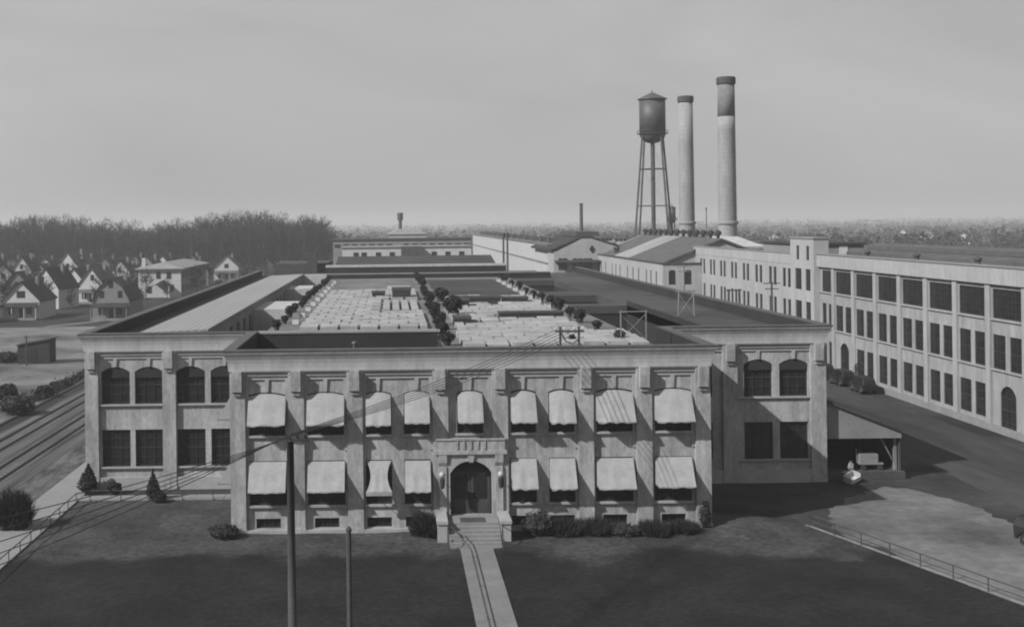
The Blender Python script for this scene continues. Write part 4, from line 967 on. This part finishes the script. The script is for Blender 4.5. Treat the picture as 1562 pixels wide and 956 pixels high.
def plant_tree(x, y, s, lab, grp, squeeze=1.0):
    o = thing('bare_tree', lab, 'tree', (x, y, 0), random.random() * 6.28, grp); o.scale = (s * squeeze, s * squeeze, s)
    t, c = random.choice(protos); mesh_child('trunk', t, o); mesh_child('crown', c, o)
GW = 'bare trees of the wood behind the houses'
LW = 'tall bare tree in the dense dark wood behind the white houses'
cnt = 0
for Yq, s in ((436, .92), (452, 1.0), (470, 1.0), (492, 1.05), (520, 1.1), (560, 1.18)):
    px_ = -35 + random.random() * 10
    while px_ < 505:
        if not (Yq < 450 and px_ < 250):
            p = P(px_, 390, Y=Yq); k = 1 + .10 * math.sin(px_ * .021) + random.uniform(-.1, .1)
            if 460 < px_ < 495 and Yq < 480: k *= 1.15
            plant_tree(p.x, Yq + random.uniform(-8, 8), s * k * .93, LW, GW, 1.15)
        px_ += random.uniform(14, 24) * 450 / Yq
for (px_, Yq, s, lab) in ((255, 300, .3, 'small bare yard tree at the foot of the long block'), (318, 380, .42, 'small bare tree just right of the long block'), (388, 390, .5, 'small bare tree in front of the wood, near the factory roof corner'), (108, 262, .3, 'small bare yard tree between the bungalow and the barn-roofed house'), (62, 300, .33, 'small bare tree behind the bungalow roof'), (205, 262, .28, 'small bare tree right of the barn-roofed house')):
    p = P(px_, 400, Y=Yq); plant_tree(p.x, Yq, s, lab, 'small bare yard trees')
for px_, Yq, s_ in ((12, 285, .45), (48, 310, .5), (70, 262, .4), (92, 300, .5), (118, 330, .5), (140, 305, .45), (152, 262, .42), (178, 320, .5), (198, 300, .45), (222, 290, .42), (30, 365, .5), (82, 372, .5), (128, 385, .55), (170, 375, .5), (210, 385, .5), (262, 395, .55), (300, 330, .4), (335, 415, .5), (365, 425, .6), (5, 262, .4), (338, 300, .35), (372, 330, .4), (390, 300, .35)):
    p = P(px_, 400, Y=Yq); plant_tree(p.x, Yq, s_, 'small bare tree standing in the yards among the white houses', 'bare trees among the houses', 1.2)
# far woods to the horizon, read as a mass
def far_wood(name, lab, spans, seed):
    random.seed(seed); mb = MB()
    for (xa, xb, Ya, Yb, n, ha, hb) in spans:
        for _ in range(n):
            t = random.random(); Y = Ya + (Yb - Ya) * random.random() ** 1.5; px_ = xa + (xb - xa) * t; x = (px_ - CX) * Y / F; h = random.uniform(ha, hb); r_ = h * random.uniform(.35, .6)
            for k in range(20):
                c = Vector((x + random.gauss(0, r_ * .7), Y + random.gauss(0, r_), h * random.uniform(.05, .9))); e = r_ * random.uniform(.18, .4)
                a = [c + Vector([random.gauss(0, 1) for _ in range(3)]).normalized() * e for _ in range(4)]
                for f in ((0, 1, 2), (0, 1, 3), (0, 2, 3), (1, 2, 3)): mb.face([a[i] for i in f])
    return tag(mb.obj(name, 'farwood', loc=(0, 600, 0)), lab, 'woods', kind='stuff')
far_wood('distant_wood', 'hazy distant woods and hedges along the horizon', [(500, 900, 650, 2600, 520, 6, 13), (880, 1600, 520, 2600, 1100, 5, 12), (-60, 520, 640, 1500, 250, 8, 16), (-100, 1700, 2600, 5200, 900, 9, 18)], 5)
random.seed(23)
fh = ['white house far off at the horizon above the mill roof, near the right edge', 'second far-off white house above the mill roof', 'pale distant house right of the mill stair tower', 'pale distant house beyond the mill roof monitor', 'tiny far white house above the mill roof, left of the others', 'pale distant house near the base of the taller stack', 'tiny far white house left of the water tower', 'pale distant house at the horizon above the white warehouse']
for (px_, py_, Yq), lab in zip(((1540, 364, 900), (1470, 368, 800), (1262, 356, 1000), (1420, 366, 950), (1380, 362, 1100), (1180, 362, 900), (905, 356, 950), (820, 358, 1100)), fh):
    p = P(px_, py_, Y=Yq); s = Yq / 900
    house(lab, (p.x, Yq, 0), 9 * s, 9, 4.5, 3, R(random.uniform(-30, 30)), 'hwall', 'hroofmid', porch=False, chim=False, low=False, win=())
# shrubs by the buildings
def shrub(name, x, y, r, h, lab, cat='shrub', shape='ball', n=700, leaf=.12, grp=None, z=0, m='foliage', twig=False):
    o = thing(name, lab, cat, (x, y, z), 0, grp)
    me = join_meshes('foliage', [core_mesh('c', r * .8, zs=h / (2 * r), zc=h * .5, shape=shape), leaf_mesh('l', r, r, h / 2, n, leaf, zc=h * .5, shape=shape)], m) if not twig else leaf_mesh('l', r, r, h / 2, n, leaf * 4, 'twig', twig=True, zc=h * .5)
    mesh_child('foliage', me, o); t = MB(); t.tube([(0, 0, 0), (0, 0, h * .4)], .05); t.obj('stem', 'bark', o, world=False); return o
p = P(135, 752); shrub('evergreen_shrub', p.x, p.y, .75, 2.1, 'conical evergreen on the pavement at the left corner of the wing', shape='cone', n=1200)
p = P(166, 760); shrub('low_shrub', p.x, 83.6, .5, .8, 'tiny round shrub against the left wing wall, beside the conical evergreen')
p = P(234, 762); shrub('evergreen_shrub', p.x, p.y, .55, 2.0, 'slim upright evergreen on the lawn edge before the left wing', shape='cone', n=1000)
p = P(243, 766); shrub('low_shrub', p.x, p.y, .5, .7, 'low round shrub at the foot of the slim evergreen')
p = P(22, 806); shrub('bare_shrub', p.x, p.y, 1.15, 2.2, 'large dark twiggy bush at the left edge between pavement and street', n=1300, leaf=.24, twig=True)
p = P(20, 802); 0 and shrub('dark_shrub', p.x - .4, p.y + .5, .9, 1.6, 'dense dark bush inside the twiggy bush by the street', n=1100, leaf=.15)
for px_, py_, r_, h, lab in ((25, 632, 1.8, 2.0, 'big spreading bush on the sandy lot near the street'), (8, 608, 1.4, 1.6, 'bush at the left edge of the sandy lot'), (68, 606, 1.0, 1.3, 'small bush on the sandy lot by the kerb'), (10, 552, 2.0, 1.4, 'dark bush left of the wooden shed'), (92, 590, 1.0, .7, 'flat little bush beside the street kerb')):
    p = P(px_, py_); shrub('lot_bush', p.x, p.y, r_, h, lab, n=600, leaf=.25)
# hedge along street's far side
o = thing('street_hedge', 'low dark hedge along the far kerb of the street, running to the wing corner', 'hedge', (-39.2, 130, 0)); me = []
mb = MB()
for _ in range(2600):
    c = Vector((random.gauss(0, .5), random.uniform(-2, 22), abs(random.gauss(.2, .22)))); d = [Vector([random.gauss(0, 1) for _ in range(3)]).normalized() * .2 for _ in range(3)]; mb.face([c + q for q in d])
mesh_child('foliage', mb.data('foliage', 'foliage'), o)
# planting along the front of the office
sp = [(-10.3, 71.2, .9, .9, 'low dry bush at the left corner of the office front'), (1.9, 71.0, .8, 1.5, 'dark bush left of the entrance steps'), (2.6, 70.6, .5, .9, 'small dark bush against the left cheek wall of the steps'),
      (8.6, 71.0, 1.0, 1.6, 'largest dark bush, just right of the entrance steps'), (10.2, 71.0, .9, 1.0, 'dark bush under the second basement window right of the steps'), (12.0, 71.1, .9, .9, 'low bush right of the middle of the right half front'), (13.8, 70.9, 1.0, .7, 'flat bush under the third basement window right of the steps'), (15.6, 71, .8, .7, 'flat bush below the wide awnings on the right'), (17.4, 71.2, .7, .6, 'last flat bush near the right corner')]
for k, (x, y, r_, h, lab) in enumerate(sp):
    shrub('foundation_shrub', x, y, r_ * (1.25 if k % 3 else 1.0), h * .9, lab, n=1500 if k % 3 else 700, leaf=.14 if k % 3 else .11, twig=bool(k % 3))
shrub('climbing_plant', 18.9, 71.85, .35, 1.7, 'thin climbing plant on the last pilaster at the right corner', 'climber', n=500, leaf=.09)

# ------------------------------------------------------------------ fences, poles, wires
def rail_fence(lab, pts, spacing, h=.68, two=True):
    o = thing('pipe_fence', lab, 'fence', (pts[0][0], pts[0][1], 0))
    m = MB(); m.tube([(x, y, h) for x, y in pts], .035)
    if two: m.tube([(x, y, h * .5) for x, y in pts], .022)
    m.obj('rail', 'rail', o)
    for (a, b) in zip(pts, pts[1:]):
        A, B = Vector(a), Vector(b); n = max(1, round((B - A).length / spacing))
        for i in range(n):
            q = A.lerp(B, i / n); m = MB(); m.tube([(q.x, q.y, 0), (q.x, q.y, h + .02)], .032); m.obj('post', 'rail', o)
rail_fence('low pipe fence round the lawn beside the left pavement', [(XL - .4, 81.35), (-21.0, 81.35), (-21.75, 80.6), (-21.75, 40)], 2.0, two=False)
rail_fence('low two-rail pipe fence between the lawn and the gravel yard', [(edge_fence(72.3), 72.3), (edge_fence(44), 44)], 2.35, h=.72)
# foreground pole and post
pb_ = P(437, 668, Y=48); o = thing('utility_pole', 'tall dark utility pole standing on the lawn in front of the office', 'utility pole', (P(445, 956, Y=48).x + .03, 48, 0))
m = MB(); m.tube([(0, 0, 0), (0, 0, pb_.z)], [.19, .145], 12); m.obj('pole', 'wood', o, world=False, smooth=True)
m = MB(); m.box(-.1, .75, -.16, -.05, pb_.z - .12, pb_.z); m.obj('crossarm', 'wood', o, world=False)
for x in (.0, .3, .62): m = MB(); m.lathe([(.03, pb_.z), (.06, pb_.z + .06), (.05, pb_.z + .16), (.02, pb_.z + .2)], x, -.1, 8); m.obj('insulator', 'dark', o, world=False)
q = P(530, 806, Y=50); o = thing('lawn_post', 'short dark round-topped post on the lawn, right of the utility pole', 'post', (q.x + .05, 50, 0))
m = MB(); m.lathe([(.12, 0), (.105, q.z - .1)], seg=10); m.obj('shaft', 'wood', o, world=False); m = MB(); m.lathe([(.13, q.z - .1), (.13, q.z), (.05, q.z + .1)], seg=10); m.obj('cap', 'wood', o, world=False)
px0 = o.location.x
pole_top = Vector((pb_.x, 48, pb_.z))
for i in range(5):
    a = pole_top + Vector((.1 + .15 * i, -.1, .15 + .02 * i)); b = Vector((10.2 + .4 * i, 73.3, 12.15)); c = Vector((-14.6 - .2 * i, 29.0 + .8 * i, 8.75 + .3 * i))
    m = MB()
    def sag(A, B, s, n=14): return [A.lerp(B, t / n) - Vector((0, 0, s * 4 * (t / n) * (1 - t / n))) for t in range(n + 1)]
    m.tube(sag(c, a, .25)[:-1] + sag(a, b, .25 + .05 * i), .017, 5)
    tag(m.obj('overhead_wire', 'dark', loc=tuple(a)), 'dark overhead wire from the lawn utility pole up to the office roof rack', 'wire', 'overhead wires over the lawn')
# poles by the mill lane
for (px_, py_, Yq, lab) in ((1043, 405, 150, 'slender pole with a short crossarm before the boiler hall arched windows'), (1177, 430, 128, 'pole with a crossarm before the far windows of the mill')):
    p = P(px_, py_, Y=Yq); o = thing('yard_pole', lab, 'utility pole', (p.x, Yq, 0))
    m = MB(); m.tube([(0, 0, 0), (0, 0, p.z)], [.16, .11], 8); m.obj('pole', 'woodpale' if px_ < 1100 else 'wood', o, world=False)
    for dz in (.1, .7): m = MB(); m.box(-.95 + dz * .3, .95 - dz * .3, -.06, .06, p.z - dz - .1, p.z - dz); m.obj('crossarm', 'woodpale' if px_ < 1100 else 'wood', o, world=False)
for (xa, xb, yt, yb, Yq, lab, mm) in ((1031, 1062, 442, 470, 105, 'pale spindly trestle on the right wing roof', 'woodpale'), (1108, 1131, 441, 470, 132, 'dark H-shaped pole frame in the lane before the mill', 'wood')):
    a, b = P(xa, yt, Y=Yq), P(xb, yt, Y=Yq); zb = 10.3 if Yq < 110 else 0
    o = thing('pole_frame', lab, 'pole frame', ((a.x + b.x) / 2, Yq, zb)); q = (b.x - a.x) / 2; h = a.z - zb
    for s in (-1, 1): m = MB(); m.tube([(s * q * .8, 0, 0), (s * q * .7, 0, h)], .06 if Yq < 110 else .13); m.obj('post', mm, o, world=False)
    m = MB(); m.box(-q, q, -.06, .06, h - .2, h - .05); m.obj('crossarm', mm, o, world=False)
    if Yq < 110:
        for s in (-1, 1): m = MB(); m.tube([(s * q * .75, 0, .1), (-s * q * .7, 0, h - .4)], .035); m.obj('brace', mm, o, world=False)

# ------------------------------------------------------------------ yard objects
def car(lab, x, y, rz, grp=None):
    o = thing('parked_car', lab, 'car', (x, y, 0), rz, grp)
    m = MB(); prof = [(-2.0, .45), (2.05, .45), (2.1, .95), (.95, 1.15), (.7, 1.7), (.5, 1.78), (-1.5, 1.78), (-1.9, 1.6), (-2.05, 1.1)]
    n = len(prof)
    for t, k in ((-.72, .9), (-.62, 1.0), (.62, 1.0), (.72, .9)):
        for (a, z) in prof: m.v.append((a * (1 if k == 1 else .985), t * (1 if z < 1.2 else .88), .45 + (z - .45) * (1 if k == 1 else .97)))
    for r_ in range(3):
        for i in range(n): j = (i + 1) % n; m.f.append((r_*n + i, r_*n + j, (r_+1)*n + j, (r_+1)*n + i))
    m.f.append(tuple(range(n))); m.f.append(tuple(3*n + i for i in reversed(range(n)))); m.obj('body', 'carpaint', o, world=False)
    for s in (-1, 1):
        for (a, nm) in ((1.35, 'w'), (-1.3, 'w')):
            w_ = MB(); w_.v = []; 
            w_.tube([(a, s * .62, .36), (a, s * .78, .36)], .36, 14); wo = w_.obj('wheel', 'rubber', o, world=False)
            w_ = MB(); w_.tube([(a, s * .775, .36), (a, s * .80, .36)], .18, 12); w_.obj('hubcap', 'steel', o, world=False).parent = wo
            f = MB(); pts_ = [(a + .55 * math.cos(t), s * .74, .34 + .48 * math.sin(t)) for t in [0, .5, 1, 1.57, 2.1, 2.6, 3.1]]; f.tube(pts_, .12, 6); f.obj('fender', 'carpaint', o, world=False)
        g = MB(); g.box(-.45, .4, s * .655, s * .66, 1.25, 1.62); g.box(-1.4, -.6, s * .655, s * .66, 1.25, 1.62); g.obj('side_window', 'glass', o, world=False)
        g = MB(); g.lathe([(.02, 0), (.1, .05), (.12, .16)], 0, 0, 10); hl_ = g.obj('headlight', 'steel', o, world=False); hl_.location = (2.05, s * .45, .9); hl_.rotation_euler = (0, R(90), 0)
        g = MB(); g.box(-.9, .9, s * .7, s * .86, .32, .38); g.obj('running_board', 'dark', o, world=False)
    g = MB(); g.prism([(.93, 1.2), (.96, 1.2), (.76, 1.65), (.73, 1.65)], -.5, .5); g2 = MB(); g2.v = [(x, y, z) for x, y, z in g.v]; g2.f = g.f; g2.obj('windscreen', 'glass', o, world=False)
    return o
for i, (y, l) in enumerate(((127.5, 'nearest dark sedan parked along the mill wall'), (133.5, 'second dark sedan parked along the mill wall'), (139.3, 'third dark sedan parked by the arched mill door'), (145.2, 'farthest dark sedan parked along the mill wall'))):
    car(l, 50.7, y, R(90 + (2 if i % 2 else -2)), 'dark sedans parked along the mill')
car('dark sedan cut off by the right edge of the photo, in the gravel yard', 37.5, 67.0, R(-48), None)
# things at the dock
p = P(1284, 726); o = thing('white_crate', 'tilted open white crate on the ground before the loading dock', 'crate', (p.x, 84.2, 0), R(25))
m = MB()
for (a, b, c, d, e, f) in ((-.5, .5, -.35, .35, 0, .06), (-.5, -.45, -.35, .35, .06, .5), (.45, .5, -.35, .35, .06, .5), (-.45, .45, .3, .35, .06, .5), (-.45, .45, -.35, -.3, .06, .3)): m.box(a, b, c, d, e, f)
q = m.obj('box', 'hwall', o, world=False); q.rotation_euler = (R(12), R(-18), 0); q.location = (0, 0, .12)
m = MB(); m.box(-.1, .95, .40, .46, .0, .6); q = m.obj('lid', 'hwall', o, world=False); q.rotation_euler = (R(-42), R(14), 0)
o = thing('hand_truck', 'pale wooden hand truck with a load on the loading dock', 'hand truck', (34.6, 86.0, .55))
m = MB(); m.box(-.85, .85, -.5, .5, .42, .52); m.obj('deck', 'woodpale', o, world=False)
m = MB(); m.box(-.8, .5, -.4, .4, .52, 1.15); m.obj('load', 'concrete', o, world=False)
for x in (-.6, .6):
    for y in (-.48, .48): m = MB(); m.tube([(x, y - .04, .2), (x, y + .04, .2)], .2, 12); m.obj('wheel', 'dark', o, world=False)
m = MB(); m.tube([(-.85, 0, .45), (-.95, 0, 1.5)], .04); m.obj('handle', 'woodpale', o, world=False)
o = thing('sack', 'small pale upright sack on the dock edge', 'sack', (33.1, 85.6, .55)); me = core_mesh('bag', .24, 'concrete', zs=1.2); mesh_child('bag', me, o)
m = MB(); m.lathe([(.05, .52), (.1, .66)], seg=8); m.obj('tied_neck', 'concrete', o, world=False)

# ------------------------------------------------------------------ air
hz = bpy.data.materials.new('haze'); hz.use_nodes = True; t = hz.node_tree; t.nodes.clear()
out = t.nodes.new("ShaderNodeOutputMaterial"); pv = t.nodes.new("ShaderNodeVolumePrincipled"); pv.inputs["Color"].default_value = (.72, .72, .72, 1)
pv.inputs["Density"].default_value = 0.00038; pv.inputs["Anisotropy"].default_value = 0.1; t.links.new(pv.outputs[0], out.inputs["Volume"])
mb = MB(); mb.box(-7050, 7050, -350, 9050, -1.5, 56); tag(mb.obj('haze', hz), kind='stuff')
